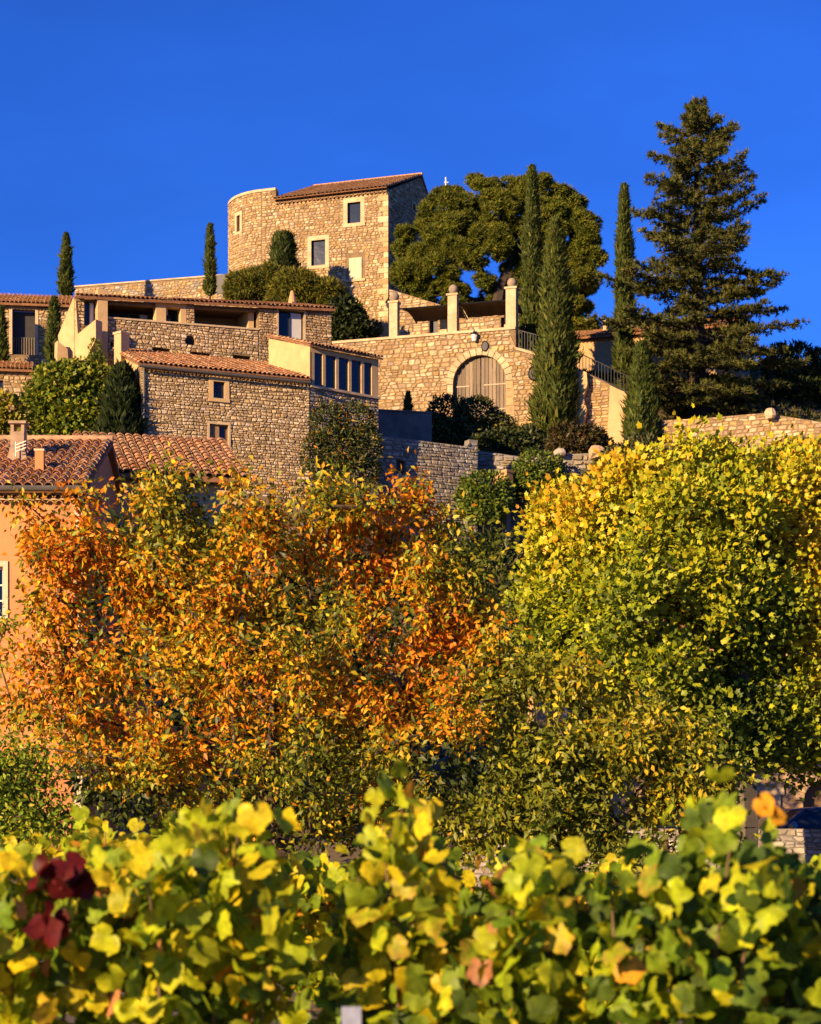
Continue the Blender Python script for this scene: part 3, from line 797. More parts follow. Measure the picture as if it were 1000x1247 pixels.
# ------------------------------------------------------------------ terrace wall with the arched gate
th = thing('terrace_wall', 'high golden stone terrace wall with an arched wooden cart door', 'wall', (*HP(540, 104.5), 26))
Ft = Flat(HP(405, 106.2), HP(657, 102.9))
uT = lambda px: Ft.uv(px, 420)[0]
ztop = poly((0, Ft.uv(405, 417)[1]), (uT(628), Ft.uv(628, 399)[1]), (uT(628) + .02, Ft.uv(630, 424)[1]), (Ft.L, Ft.uv(656, 432)[1]))
ucen, zsp = Ft.uv(584, 466); ar = uT(616.5) - uT(584)
arch = ('arch', ucen, ar, 24.0, zsp)
wt = wall(th, 'masonry', Ft, 0, Ft.L, 24, ztop, [arch], .6, MORTAR, ubreaks=(uT(628), uT(628) + .02))
stones(th, wt, Ft, 0, Ft.L, ZH(545, 104), lambda u: ztop(u) - .1, [arch], (.24, .58), (.15, .30), margin=.34, seed=23, split=.35)
for nm, a, b in (('coping', 0, uT(628)), ('step_coping', uT(628) + .03, Ft.L)):
    q = MB(); q.add([Ft(u, ztop(u) + dz, d) for d in (-.65, .1) for dz in (-.1, .05) for u in (a, b)], HEX); q.build(nm, DRESSED, th)
for k in range(15):     # ring of voussoirs
    a0, a1 = math.pi * k / 15 + .012, math.pi * (k + 1) / 15 - .012
    q = MB(); vs = []
    for d in (-.2, .06 + R.uniform(0, .03)):
        for a in (a0, a1):
            for rr in (ar, ar + .42): vs.append(Ft(ucen + math.cos(a) * rr, zsp + math.sin(a) * rr, d))
    f = R.uniform(.85, 1.15); q.add(vs, HEX, tuple(x * f for x in (.5, .385, .225))); q.build('voussoir', STONE, th)
for s in (-1, 1):
    z = zsp - .02
    while z > 25:
        h = R.uniform(.4, .6); w = R.uniform(.34, .55); a, b = sorted((ucen + s * ar, ucen + s * (ar + w)))
        q = MB(); q.box(Ft, a, b, z - h + .02, z, -.2, .07, R.choice(PAL_WARM)); q.build('jamb_stone', STONE, th); z -= h
for k in range(2):     # door leaves made of planks
    leaf = rectbox(th, 'door_leaf', Ft, *((ucen - ar + .02, ucen - .015) if k == 0 else (ucen + .015, ucen + ar - .02)), 24.5, zsp, -.42, -.36, WOOD_GREY)
    n = 7
    for i in range(n):
        a, b = (ucen - ar, ucen - .02) if k == 0 else (ucen + .02, ucen + ar)
        ua_, ub_ = a + (b - a) * i / n + .018, a + (b - a) * (i + 1) / n - .018
        dd = R.uniform(-.02, .02); za_, zb2 = [zsp + math.sqrt(max(ar * ar - (u - ucen) ** 2, 0)) - .01 for u in (ua_, ub_)]
        q = MB(); dd = R.uniform(-.005, .008)
        q.add([Ft(ua_, 24.5, -.36), Ft(ub_, 24.5, -.36), Ft(ua_, za_, -.36), Ft(ub_, zb2, -.36), Ft(ua_, 24.5, -.31 + dd), Ft(ub_, 24.5, -.31 + dd), Ft(ua_, za_, -.31 + dd), Ft(ub_, zb2, -.31 + dd)], [(0, 2, 3, 1), (4, 5, 7, 6), (0, 1, 5, 4), (2, 6, 7, 3), (0, 4, 6, 2), (1, 3, 7, 5)], [tuple(x * f for x in (.22, .17, .115)) for f in (R.uniform(.62, 1.2),)][0])
        q.build('plank', surf('plank_wood', None, .85, .35, 5, .4, 30, stretch=(6, 6, .5)), leaf)
    for zz in (zsp - .1, zsp - 1.6):
        a, b = (ucen - ar + .1, ucen - ar * .42) if k == 0 else (ucen + ar * .12, ucen + ar - .1)
        q = MB(); q.box(Ft, a, b, zz - .035, zz + .035, -.305, -.275); q.build('strap_hinge', surf('worn_iron', (.42, .33, .22), .7, .2, 5, 0), leaf)
finish_stones(th, 300, hide=lambda x, y: (515 < x < 600 and y > 480) or y > 520 or x < 464 and y > 440)
u_, z_ = Ft.uv(579, 411)
th = thing('wall_lantern', 'white glass lantern on iron bracket above the arched cart door', 'lantern', Ft(u_, z_ - .4, 0))
mb = MB(); mb.tube([Ft(u_, z_ + .25, 0), Ft(u_, z_ + .3, .22), Ft(u_, z_ + .12, .26)], .03, 6); mb.build('bracket', IRON, th)
mb = MB(); mb.lathe(Ft(u_, z_ - .28, .26), [(.12, 0), (.2, .36), (.2, .38)], 8); mb.build('glass', surf('opal_glass', (.75, .72, .66), .3, .05, 3, 0), th)
mb = MB(); mb.lathe(Ft(u_, z_ + .105, .26), [(.26, 0), (.05, .2), (.03, .3)], 8); mb.build('hood', IRON, th)
u_, z_ = Ft.uv(591, 422)
mb = MB()
ring = [(math.cos(a) * .2, math.sin(a) * .3) for a in [2 * math.pi * k / 18 for k in range(18)]]
mb.add([Ft(u_ + x, z_ + y, .02) for x, y in ring] + [Ft(u_ + x, z_ + y, .12) for x, y in ring], [tuple(range(17, -1, -1)), tuple(range(18, 36))] + [(k, (k + 1) % 18, 18 + (k + 1) % 18, 18 + k) for k in range(18)])
th = thing('oval_plaque', 'dark oval plaque with raised rim on the terrace wall beside the lantern', 'plaque', Ft(u_, z_, .02))
mb.build('plate', surf('plaque', (.06, .06, .065), .6, .2, 8, .2), th)
mb = MB(); mb.tube([Ft(u_ + x, z_ + y, .125) for x, y in ring + ring[:1]], .03, 6, cap=False); mb.build('rim', IRON, th)
u_, z_ = Ft.uv(651.5, 455)
th = thing('round_vent', 'black round vent on the terrace wall beside the big cypress', 'vent', Ft(u_, z_, 0))
ring = [(math.cos(a) * .38, math.sin(a) * .42) for a in [2 * math.pi * k / 20 for k in range(20)]]
mb = MB(); mb.add([Ft(u_ + x, z_ + y, .02) for x, y in ring] + [Ft(u_ + x, z_ + y, .1) for x, y in ring], [tuple(range(19, -1, -1)), tuple(range(20, 40))] + [(k, (k + 1) % 20, 20 + (k + 1) % 20, 20 + k) for k in range(20)]); mb.build('plate', IRON, th)
mb = MB(); mb.tube([Ft(u_ + x, z_ + y, .11) for x, y in ring + ring[:1]], .05, 6, cap=False); mb.build('rim', IRON, th)

# pergola on the terrace
th = thing('pergola', 'terrace pergola of square stone columns with ball tops and curved brown canopy', 'pergola', (*HP(550, 106), ZH(410, 105)))
def column(px, ytop, ybot, w, d=-.32):
    u_ = uT(px); zb2 = Ft.uv(px, ybot)[1]; zt2 = Ft.uv(px, ytop)[1]; hw = w / 2 / FPX * 104 * HK
    q = MB()
    q.box(Ft, u_ - hw, u_ + hw, zb2, zt2 - .12, d - hw, d + hw)
    cobj = q.build('column', DRESSED, th)
    q = MB(); q.box(Ft, u_ - hw * 1.25, u_ + hw * 1.25, zt2 - .118, zt2, d - hw * 1.25, d + hw * 1.25); q.build('capital', DRESSED, cobj)
    q = MB(); q.lathe(Ft(u_, zt2 + .02, d), [(.12, -.01), (.22, .06), (.29, .2), (.3, .3), (.26, .44), (.16, .55), (.05, .59)], 14); q.build('ball_finial', surf('weathered_stone', (.27, .21, .15), .9, .3, 5, .4, 20), cobj, smooth=True)
column(478.5, 366, 414, 10.5); column(550.5, 357, 407, 11.5); column(622, 349, 424, 12.5)
bk = -3.3
def PT(px, z, d): return Ft(uT(px), z, d)
zc = Ft.uv(550, 373)[1]
# canvas in two bays: a sagging sheet that rises to the front edge
for (xa, xb) in ((487, 549), (552, 621)):
    V = []; n, m_ = 10, 8
    for i in range(n + 1):
        for j in range(m_ + 1):
            s, t = i / n, j / m_
            z = Ft.uv(xa + (xb - xa) * s, 371 - 11 * ((xa + (xb - xa) * s) - 487) / 134)[1] + .2 * math.sin(t * math.pi) - .12 * t * t + .03 * math.sin(s * 30)
            V.append(PT(xa + (xb - xa) * s, z - .12, -.5 + (bk + .5) * t))
    Fq = [(i * (m_ + 1) + j, (i + 1) * (m_ + 1) + j, (i + 1) * (m_ + 1) + j + 1, i * (m_ + 1) + j + 1) for i in range(n) for j in range(m_)]
    V2 = [v + Vector((0, 0, .03)) for v in V]; k = len(V)
    mesh('canopy', V + V2, Fq + [tuple(q + k for q in reversed(f)) for f in Fq], CANVAS, th, [(.30, .21, .13)] * (2 * k), smooth=True)
for px in (488, 551, 619):
    pts = []
    for j in range(9):
        t = j / 8; z = Ft.uv(px, 371 - 11 * (px - 487) / 134)[1] + .2 * math.sin(t * math.pi) - .12 * t * t - .2
        pts.append(PT(px, z, -.45 + (bk + .45) * t))
    mb = MB(); mb.tube(pts, .05, 6); mb.build('arched_rail', IRON, th)
mb = MB(); mb.tube([PT(484, Ft.uv(484, 371)[1] - .15, -.45), PT(548, Ft.uv(548, 366)[1] - .15, -.45)], .05, 6); mb.build('front_rail', IRON, th)
mb = MB(); mb.tube([PT(554, Ft.uv(554, 365)[1] - .15, -.45), PT(620, Ft.uv(620, 360)[1] - .15, -.45)], .05, 6); mb.build('front_rail', IRON, th)
for px in (518, 598): rectbox(th, 'rear_post', lambda u, z, d=0.0: Ft(u, z, d + bk), uT(px), uT(px) + .45, ZH(425, 108), zc + .1, -.2, .2, DRESSED)
def lantern(name, label, p, s=1.0):
    t = thing(name, label, 'lantern', p)
    mb = MB(); mb.lathe(p + Vector((0, 0, -.25 * s)), [(.1 * s, 0), (.16 * s, .3 * s), (.16 * s, .31 * s)], 6); mb.build('body', surf('lantern_glass', (.05, .05, .05), .3, .1, 3, 0), t)
    mb = MB(); mb.lathe(p + Vector((0, 0, .065 * s)), [(.22 * s, 0), (.06 * s, .2 * s), (.02 * s, .34 * s)], 6); mb.build('hood', IRON, t)
    mb = MB(); mb.tube([p + Vector((0, 0, .38 * s)), p + Vector((.1 * s, 0, .5 * s)), p + Vector((.36 * s, 0.05, .5 * s))], .03, 6); mb.build('bracket', IRON, t)
lantern('lantern', 'black iron lantern on the pergola column beside the tower', PT(471, Ft.uv(471, 368)[1], -.3))
# low wall at the back of the terrace under the pine
th = thing('garden_wall', 'sloping rubble garden wall behind the pergola under the big pine', 'wall', (*HP(560, 111), 33))
Fw = Flat(HP(474, 112.6), HP(648, 110))
zw = poly((0, Fw.uv(474, 352)[1]), (Fw.uv(556, 380)[0], Fw.uv(556, 377)[1]), (Fw.L, Fw.uv(648, 378)[1]))
hk = [rh(Fw, 523, 388, 533, 412), rh(Fw, 610, 386, 626, 405)]
wg = wall(th, 'masonry', Fw, 0, Fw.L, 31, zw, hk, .5, MORTAR, ubreaks=(Fw.uv(556, 380)[0],))
stones(th, wg, Fw, 0, Fw.L, ZH(418, 111), zw, hk, (.28, .7), (.18, .3), seed=25)
for h in hk: rectbox(th, 'dark_opening', Fw, *h[1:], -.45, -.38, FRAME_DARK)
finish_stones(th, 150)

# ------------------------------------------------------------------ stair wall, railings, house behind the cedar
th = thing('stair_wall', 'stepped stone and render stair wall running down from the terrace by the cypress', 'wall', (*HP(710, 102), 25))
Fs = Flat(HP(657.5, 102.85), HP(800, 101.5))
us_ = lambda px: Fs.uv(px, 460)[0]
zs_ = poly((0, Fs.uv(658, 432)[1]), (us_(700), Fs.uv(700, 447)[1]), (us_(735), Fs.uv(735, 464)[1]), (us_(765), Fs.uv(765, 481)[1]), (Fs.L, Fs.uv(800, 495)[1]))
wz = wall(th, 'masonry', Fs, 0, Fs.L, 22, zs_, (), .6, MORTAR, ubreaks=[us_(x) for x in (700, 735, 765)])
stones(th, wz, Fs, 0, us_(742), ZH(545, 102), lambda u: zs_(u) - .08, (), (.26, .6), (.16, .3), seed=26)
finish_stones(th, 170)
prism(th, 'buttress', Fs, [(745, 473), (766, 482), (768, 545), (741, 545)], .0, .75, STUCCO)
prism(th, 'rendered_pier', Fs, [(694, 446), (716, 456), (717, 470), (712, 486), (716, 500), (707, 545), (690, 545)], .0, .55, STUCCO)
for nm, lab, f_, xa, xb, ya, yb, hpx, n in (
        ('iron_railing', 'short iron railing on the stepped end of the terrace wall', Ft, 631, 655, 425, 432, 24, 7),
        ('iron_railing', 'iron railing descending the stair wall between the cypresses', Fs, 690, 790, 444, 492, 22, 26)):
    q0, q1 = f_.uv(xa, ya), f_.uv(xb, yb); hh = hpx / FPX * 102 * HK
    th = thing(nm, lab, 'railing', f_(q0[0], q0[1], -.25))
    for k in range(n + 1):
        u_ = q0[0] + (q1[0] - q0[0]) * k / n; zz = q0[1] + (q1[1] - q0[1]) * k / n
        mb = MB(); mb.box(f_, u_ - .018, u_ + .018, zz - .05, zz + hh, -.27, -.235); mb.build('baluster', IRON, th)
    for e in (.12, hh):
        mb = MB(); mb.add([f_(u, z + dz, d) for d in (-.285, -.22) for dz in (0, .05) for u, z in ((q0[0] - .03, q0[1] + e), (q1[0] + .03, q1[1] + e))], HEX); mb.build('rail', IRON, th)
th = thing('villa_behind_cedar', 'long ochre house with low tiled roof partly hidden behind the big conifer', 'house', (*HP(810, 111), 29))
Fv = Flat(HP(688, 113), HP(900, 110))
zt_ = Fv.uv(700, 414)[1]
hv = [rh(Fv, 783, 440, 797, 468), rh(Fv, 838, 440, 852, 468)]
wv = wall(th, 'front_wall', Fv, 0, Fv.L, 27, zt_, hv, .45, surf('render_worn', (.46, .30, .14), .92, .25, 1.5, .4, 20, tint=(.36, .26, .16), tscale=.5))
for h in hv: window(th, Fv, *h[1:], cols=2, rows=2, surround=.15)
genoise(th, Fv, 0, Fv.L, zt_ + .02, 2, .24)
tile_roof(th, Fv(-.3, zt_ + .05, .5), Fv(Fv.L + .2, zt_ + .05, .5), Fv(Fv.L + .2, zt_ + 1.9, -4.6), Fv(-.3, zt_ + 1.9, -4.6), seed=27, cw=.26)
for s in (0, Fv.L): wall(th, 'end_wall', Flat(Fv(s, 0, -.46).xy, Fv(s, 0, -4.5).xy, s == 0), 0, 4, 27, poly((0, zt_), (4, zt_ + 1.5)), (), .3, STUCCO)
th = thing('roof_chimney', 'pale rendered chimney at the end of the long house roof by the thin cypress', 'chimney', H(741, 415, 114))
Fk = Flat(HP(734.5, 113.4), HP(746, 113.2))
mb = MB(); mb.box(Fk, 0, Fk.L, ZH(420, 113.4), ZH(392, 113.4), -.55, 0); mb.build('stack', STUCCO, th)
mb = MB(); mb.box(Fk, -.08, Fk.L + .08, ZH(392, 113.4), ZH(389, 113.4), -.63, .08); mb.build('cap', DRESSED, th)
th = thing('roadside_wall', 'curving golden rubble wall below the big conifer', 'wall', (*HP(900, 99), 24))
Fz = Flat(HP(806, 100.5), HP(1040, 97))
zz_ = poly((0, Fz.uv(806, 512)[1]), (Fz.uv(860, 520)[0], Fz.uv(860, 509)[1]), (Fz.uv(930, 510)[0], Fz.uv(930, 503)[1]), (Fz.L, Fz.uv(1040, 520)[1]))
wz = wall(th, 'masonry', Fz, 0, Fz.L, 20.5, zz_, (), .6, MORTAR, ubreaks=[Fz.uv(x, 510)[0] for x in (860, 930)])
stones(th, wz, Fz, 0, Fz.L, ZH(560, 98), zz_, (), (.25, .62), (.16, .28), seed=29)
finish_stones(th, 250, hide=lambda x, y: y > 550)

# ------------------------------------------------------------------ retaining walls on the slope
th = thing('concrete_wall', 'plain dark grey concrete wall below the terrace', 'wall', (*HP(494, 95), 21))
Fq_ = Flat(HP(455, 94.6), HP(526, 95.4))
zq = poly((0, Fq_.uv(462, 500)[1]), (Fq_.L, Fq_.uv(525, 503)[1]))
wall(th, 'masonry', Fq_, 0, Fq_.L, 19, zq, (), .4, CONCRETE)
q = MB(); q.add([Fq_(u, zq(u) + dz, d) for d in (-.45, .06) for dz in (0, .07) for u in (0, Fq_.L)], HEX); q.build('coping', CONCRETE, th)
th = thing('dry_stone_wall', 'grey dry stone retaining wall with a small dark hatch and end pillar', 'wall', (*HP(520, 89), 17))
Fr1 = Flat(HP(455, 87.8), HP(582, 90.2))
zr_ = poly((0, Fr1.uv(455, 529.5)[1]), (Fr1.uv(571, 540)[0], Fr1.uv(571, 544)[1]), (Fr1.uv(571.5, 540)[0], Fr1.uv(571, 535)[1]), (Fr1.L, Fr1.uv(582, 536)[1]))
hr = rh(Fr1, 483, 560, 494, 577)
wz = wall(th, 'masonry', Fr1, 0, Fr1.L, 14.5, zr_, [hr], .5, MORTAR_GREY, ubreaks=[Fr1.uv(x, 540)[0] for x in (571, 571.5)])
stones(th, wz, Fr1, 0, Fr1.L, ZH(640, 88), zr_, [hr], (.2, .55), (.12, .22), pal=PAL_GREY, seed=31, proud=(.03, .08))
rectbox(th, 'hatch', Fr1, *hr[1:], -.35, -.3, FRAME_DARK)
finish_stones(th, 300, hide=lambda x, y: y > 600)
th = thing('dry_stone_wall', 'shaded grey boulder retaining wall behind the round bushes', 'wall', (*HP(660, 93), 17))
Fr2 = Flat(HP(582.5, 92.6), HP(770, 92.2))
zr_ = poly((0, Fr2.uv(583, 549)[1]), (Fr2.uv(640, 550)[0], Fr2.uv(640, 557)[1]), (Fr2.uv(690, 550)[0], Fr2.uv(690, 553)[1]), (Fr2.L, Fr2.uv(770, 550)[1]))
wz = wall(th, 'masonry', Fr2, 0, Fr2.L, 15, zr_, (), .5, MORTAR_GREY, ubreaks=[Fr2.uv(x, 550)[0] for x in (640, 690)])
stones(th, wz, Fr2, 0, Fr2.L, ZH(680, 92), zr_, (), (.22, .7), (.15, .32), pal=PAL_GREY, seed=32, proud=(.04, .14))
finish_stones(th, 300, hide=lambda x, y: y > 650 or x > 725)
def rock(label, px, py, y, w, h, c, seed):
    r = random.Random(seed); o = H(px, py, y); s = y * HK / FPX
    mb = MB(); n = 9
    prof = [(.75, -.5), (1, -.2), (.95, .2), (.6, .5), (.2, .58)]
    rings = []
    for rr, zz in prof: rings.append([mb.vid(o + Vector((math.cos(6.283 * k / n) * rr * w / 2 * s * r.uniform(.8, 1.1), math.sin(6.283 * k / n) * rr * w / 2 * s * r.uniform(.8, 1.1), zz * h * s * r.uniform(.85, 1.1))), c) for k in range(n)])
    for a, b in zip(rings, rings[1:]):
        for k in range(n): mb.f.append((a[k], a[(k + 1) % n], b[(k + 1) % n], b[k]))
    mb.f.append(tuple(reversed(rings[0]))); mb.f.append(tuple(rings[-1]))
    tag(mb.build('boulder', STONE, None, origin=o), label, 'rock')
rock('large pale orange boulder on top of the boulder wall', 727, 551, 91.9, 24, 15, (.5, .33, .19), 1)
rock('small pale rock on the boulder wall near the bush', 682, 551, 92.1, 16, 9, (.42, .36, .28), 2)
rock('squared pale rock capping the roadside wall under the conifer', 938, 504, 98.2, 15, 12, (.55, .40, .25), 3)
th = thing('terracotta_trough', 'tilted terracotta trough sitting between the two round bushes', 'planter', H(609, 590, 90.5))
Fp = Flat(HP(600.5, 90.9), HP(617, 90.3))
mb = MB(); mb.add([Fp(u + k, z, d) for d in (-.5, 0) for z, k in ((ZH(588, 90.5), .05), (ZH(573.5, 90.5), 0)) for u in (0, Fp.L - (.05 if k else 0))], HEX); mb.build('body', TERRACOTTA, th)
mb = MB(); mb.box(Fp, -.04, Fp.L + .04, ZH(575.5, 90.5), ZH(572.5, 90.5), -.54, .04); mb.build('rim', TERRACOTTA, th)
mb = MB(); mb.box(Fp, .1, Fp.L - .1, 16.5, ZH(588.1, 90.5), -.4, -.1); mb.build('plinth', MORTAR_GREY, th)
th = thing('radio_mast', 'thin white mast rising behind the pine beside the tower roof', 'mast', H(543, 300, 128))
mb = MB(); mb.tube([H(543, 330, 128), H(543, 216, 128)], .06, 6); mb.build('pole', FRAME_WHITE, th)
mb = MB(); mb.tube([H(541, 222, 128), H(546, 222, 128)], .04, 6); mb.build('crossbar', FRAME_WHITE, th)

# ------------------------------------------------------------------ orange rendered house, lower slope
th = thing('orange_house', 'orange rendered house with canal tile roof behind the autumn tree', 'house', (-10, 52, 1.4))
Fo = Flat(((-90 - 500) / 2500 * 50, 50), ((99 - 500) / 2500 * 50, 50))
zt_ = P(50, 602, 50).z
ho = [rh(Fo, -12, 690, 4, 752)]
wall(th, 'front_wall', Fo, 0, Fo.L, 1.0, zt_, ho, .4, STUCCO_ORANGE)
for h in ho:
    w = window(th, Fo, *h[1:], cols=2, rows=3, fmat=FRAME_WHITE, surround=.12, smat=STUCCO_PALE, deep=.04)
rectbox(th, 'corner_strip', Fo, Fo.L - .16, Fo.L + .03, 1.0, zt_ - .25, -.2, .035, STUCCO_PALE)
wall(th, 'side_wall', Flat(Fo(Fo.L, 0, -.41).xy, Fo(Fo.L, 0, -6.5).xy), 0, 6.1, 1.0, poly((0, zt_), (3.8, zt_ + 1.9), (6.1, zt_ + 1.2)), (), .35, STUCCO_ORANGE, ubreaks=(3.8,))
wall(th, 'rear_wall', Fo, 0, Fo.L, 1.0, zt_ + .6, (), .3, STUCCO_ORANGE).location += Vector((0, 6.5, 0))
genoise(th, Fo, 0, Fo.L, zt_ + .02, 2, .2)
mb = MB(); mb.tube([Fo(0, zt_ + .08, .42), Fo(Fo.L + .2, zt_ + .08, .42)], .07, 8); mb.build('gutter', surf('zinc'), th)
A_, B_, C_, D_ = Fo(0, zt_ + .12, .38), Fo(Fo.L + .15, zt_ + .12, .38), Fo(Fo.L + .15, zt_ + 2.15, -4.2), Fo(0, zt_ + 2.15, -4.2)
tile_roof(th, A_, B_, C_, D_, seed=33, cw=.25, rl=.4)
tile_roof(th, Fo(0, zt_ + .9, -7), Fo(Fo.L + .15, zt_ + .9, -7), C_ + Vector((0, .02, 0)), D_ + Vector((0, .02, 0)), name='rear_roof', seed=34, parts=False)
n = 26
for k in range(n):
    a, b = D_.lerp(C_, k / n), D_.lerp(C_, (k + 1.1) / n)
    mb = MB(); mb.tube([a + Vector((0, 0, .05)), b + Vector((0, 0, .05))], [.13, .11], 8, (.5, .3, .16)); mb.build('ridge_tile', TILE, th)
th = thing('roof_chimney', 'weathered grey stone chimney with open cowl and flared foot on the orange house', 'chimney', P(20, 565, 51.5))
Fk = Flat(P(11.5, 560, 52).xy, P(30, 560, 52).xy)
z0_, z1_ = P(20, 572, 52).z, P(20, 530, 52).z
mb = MB(); mb.add([Fk(u, z, d) for d, s in ((-.45, 0), (0, 0)) for z, k in ((z0_, .12), (z1_ - .35, 0)) for u in (0 - k, Fk.L + k)], HEX); mb.build('stack', surf('chimney_render', (.34, .24, .16), .95, .35, 2.5, .5, 20), th)
mb = MB(); mb.box(Fk, .02, Fk.L - .02, z1_ - .348, z1_ + .1, -.43, -.02); mb.build('upper_stack', surf('chimney_render'), th)
for u_ in (.02, Fk.L - .1): rectbox(th, 'cowl_post', Fk, u_, u_ + .08, z1_ + .102, z1_ + .3, -.4, -.05, surf('chimney_render'))
rectbox(th, 'cowl_slab', Fk, -.03, Fk.L + .03, z1_ + .302, z1_ + .37, -.47, .02, surf('chimney_render'))
th = thing('roof_chimney', 'slim orange rendered chimney standing on the lower tiles of the orange house', 'chimney', P(47, 582, 50.8))
Fk = Flat(P(42.5, 560, 50.9).xy, P(53, 560, 50.9).xy)
mb = MB(); mb.box(Fk, 0, Fk.L, P(47, 590, 50.9).z, P(47, 549, 50.9).z, -.24, 0); mb.build('stack', STUCCO_ORANGE, th)
mb = MB(); mb.box(Fk, -.02, Fk.L + .02, P(47, 549, 50.9).z + .001, P(47, 546.5, 50.9).z, -.26, .02); mb.build('cap', STUCCO_PALE, th)
th = thing('roof_antenna', 'small white aerial fixed to the grey stone chimney', 'antenna', P(20, 552, 51.4))
mb = MB(); mb.tube([P(19.5, 556, 51.9), P(19.5, 538, 51.9)], .02, 6); mb.build('mast', FRAME_WHITE, th)
for k, py in enumerate((540, 544, 548)):
    mb = MB(); mb.tube([P(19, py + 2, 51.85), P(32, py - 3, 51.7)], .014, 6); mb.build('rod', FRAME_WHITE, th)
# low roof between the orange house and the rubble house
th = thing('shed_house', 'low house with brown canal tile roof below the rubble house wall', 'house', (-7, 58, 2.5))
Fx = Flat(P(108, 580, 56).xy, P(296, 580, 57).xy)
zt_ = P(200, 584, 56.5).z
wall(th, 'front_wall', Fx, 0, Fx.L, 2.0, zt_, (), .4, STUCCO)
wall(th, 'side_wall', Flat(Fx(Fx.L, 0, -.41).xy, Fx(Fx.L, 0, -5).xy), 0, 4.5, 2.0, poly((0, zt_), (4.5, zt_ + 1.6)), (), .35, STUCCO)
genoise(th, Fx, 0, Fx.L, zt_ + .02, 1, .22)
tile_roof(th, Fx(-.1, zt_ + .06, .35), Fx(Fx.L + .15, zt_ + .06, .35), Fx(Fx.L + .15, zt_ + 2.1, -4.6), Fx(-.1, zt_ + 2.1, -4.6), seed=35, cw=.25, rl=.4)

# ------------------------------------------------------------------ street house behind the plane trees, parapet and car
th = thing('street_house', 'ochre stone street house with arched doorway behind the parked car', 'house', (12, 57, 1.4))
Fy = Flat(P(655, 900, 55.5).xy, P(1120, 900, 55.5).xy)
zt_ = P(800, 765, 55.5).z
uc, zz = Fy.uv(1003, 975)
hy = [rh(Fy, 914, 968, 941, 1016), ('arch', uc, .55, 1.4, zz), rh(Fy, 690, 845, 712, 885), rh(Fy, 745, 845, 767, 885), rh(Fy, 820, 850, 842, 890), rh(Fy, 905, 850, 925, 890)]
wy = wall(th, 'front_wall', Fy, 0, Fy.L, 1.2, zt_, hy, .4, surf('street_render', (.44, .29, .16), .92, .15, 1.2, .3, 30, tint=(.34, .22, .12), tscale=.6))
for h in hy[2:]: window(th, Fy, *h[1:], cols=2, rows=2, surround=.14, smat=STUCCO_PALE, fmat=FRAME_WHITE)
rectbox(th, 'door', Fy, *hy[0][1:], -.3, -.24, surf('dark_door', (.04, .045, .04), .6, .2, 3, 0))
for nm, a in (('lintel', (hy[0][1] - .2, hy[0][2] + .3, hy[0][4], hy[0][4] + .2)), ('jamb', (hy[0][2], hy[0][2] + .2, hy[0][3], hy[0][4])), ('jamb', (hy[0][1] - .2, hy[0][1], hy[0][3], hy[0][4]))): rectbox(th, nm, Fy, *a, -.05, .08, DRESSED)
rectbox(th, 'arched_door', Fy, uc - .6, uc + .6, 1.4, zz + .6, -.36, -.3, WOOD_BROWN)
for k in range(9):
    a0, a1 = math.pi * k / 9 + .02, math.pi * (k + 1) / 9 - .02
    q = MB(); q.add([Fy(uc + math.cos(a) * rr, zz + math.sin(a) * rr, d) for d in (-.1, .08) for a in (a0, a1) for rr in (.55, .8)], HEX, (.52, .36, .2)); q.build('voussoir', STONE, th)
tile_roof(th, Fy(-.2, zt_ + .05, .4), Fy(Fy.L, zt_ + .05, .4), Fy(Fy.L, zt_ + 1.9, -5), Fy(-.2, zt_ + 1.9, -5), seed=36, parts=False)
wall(th, 'side_wall', Flat(Fy(0, 0, -.41).xy, Fy(0, 0, -5).xy, True), 0, 4.5, 1.2, poly((0, zt_), (4.5, zt_ + 1.5)), (), .35, STUCCO)
th = thing('road_parapet', 'low pale grey stone parapet wall in front of the parked car', 'wall', (7, 44.2, 0))
Fp_ = Flat(P(560, 1010, 44.2).xy, P(1060, 1010, 44.2).xy)
zpt = P(900, 1008, 44.2).z
wz = wall(th, 'masonry', Fp_, 0, Fp_.L, 0, zpt - .02, (), .4, MORTAR_GREY)
stones(th, wz, Fp_, 0, Fp_.L, .3, zpt - .02, (), (.15, .36), (.1, .18), pal=[(.42, .38, .34), (.36, .33, .29), (.48, .43, .37), (.3, .27, .24)], seed=41, proud=(.015, .04), gap=.01)
finish_stones(th, 150, hide=lambda x, y: x < 880 or y > 1075)

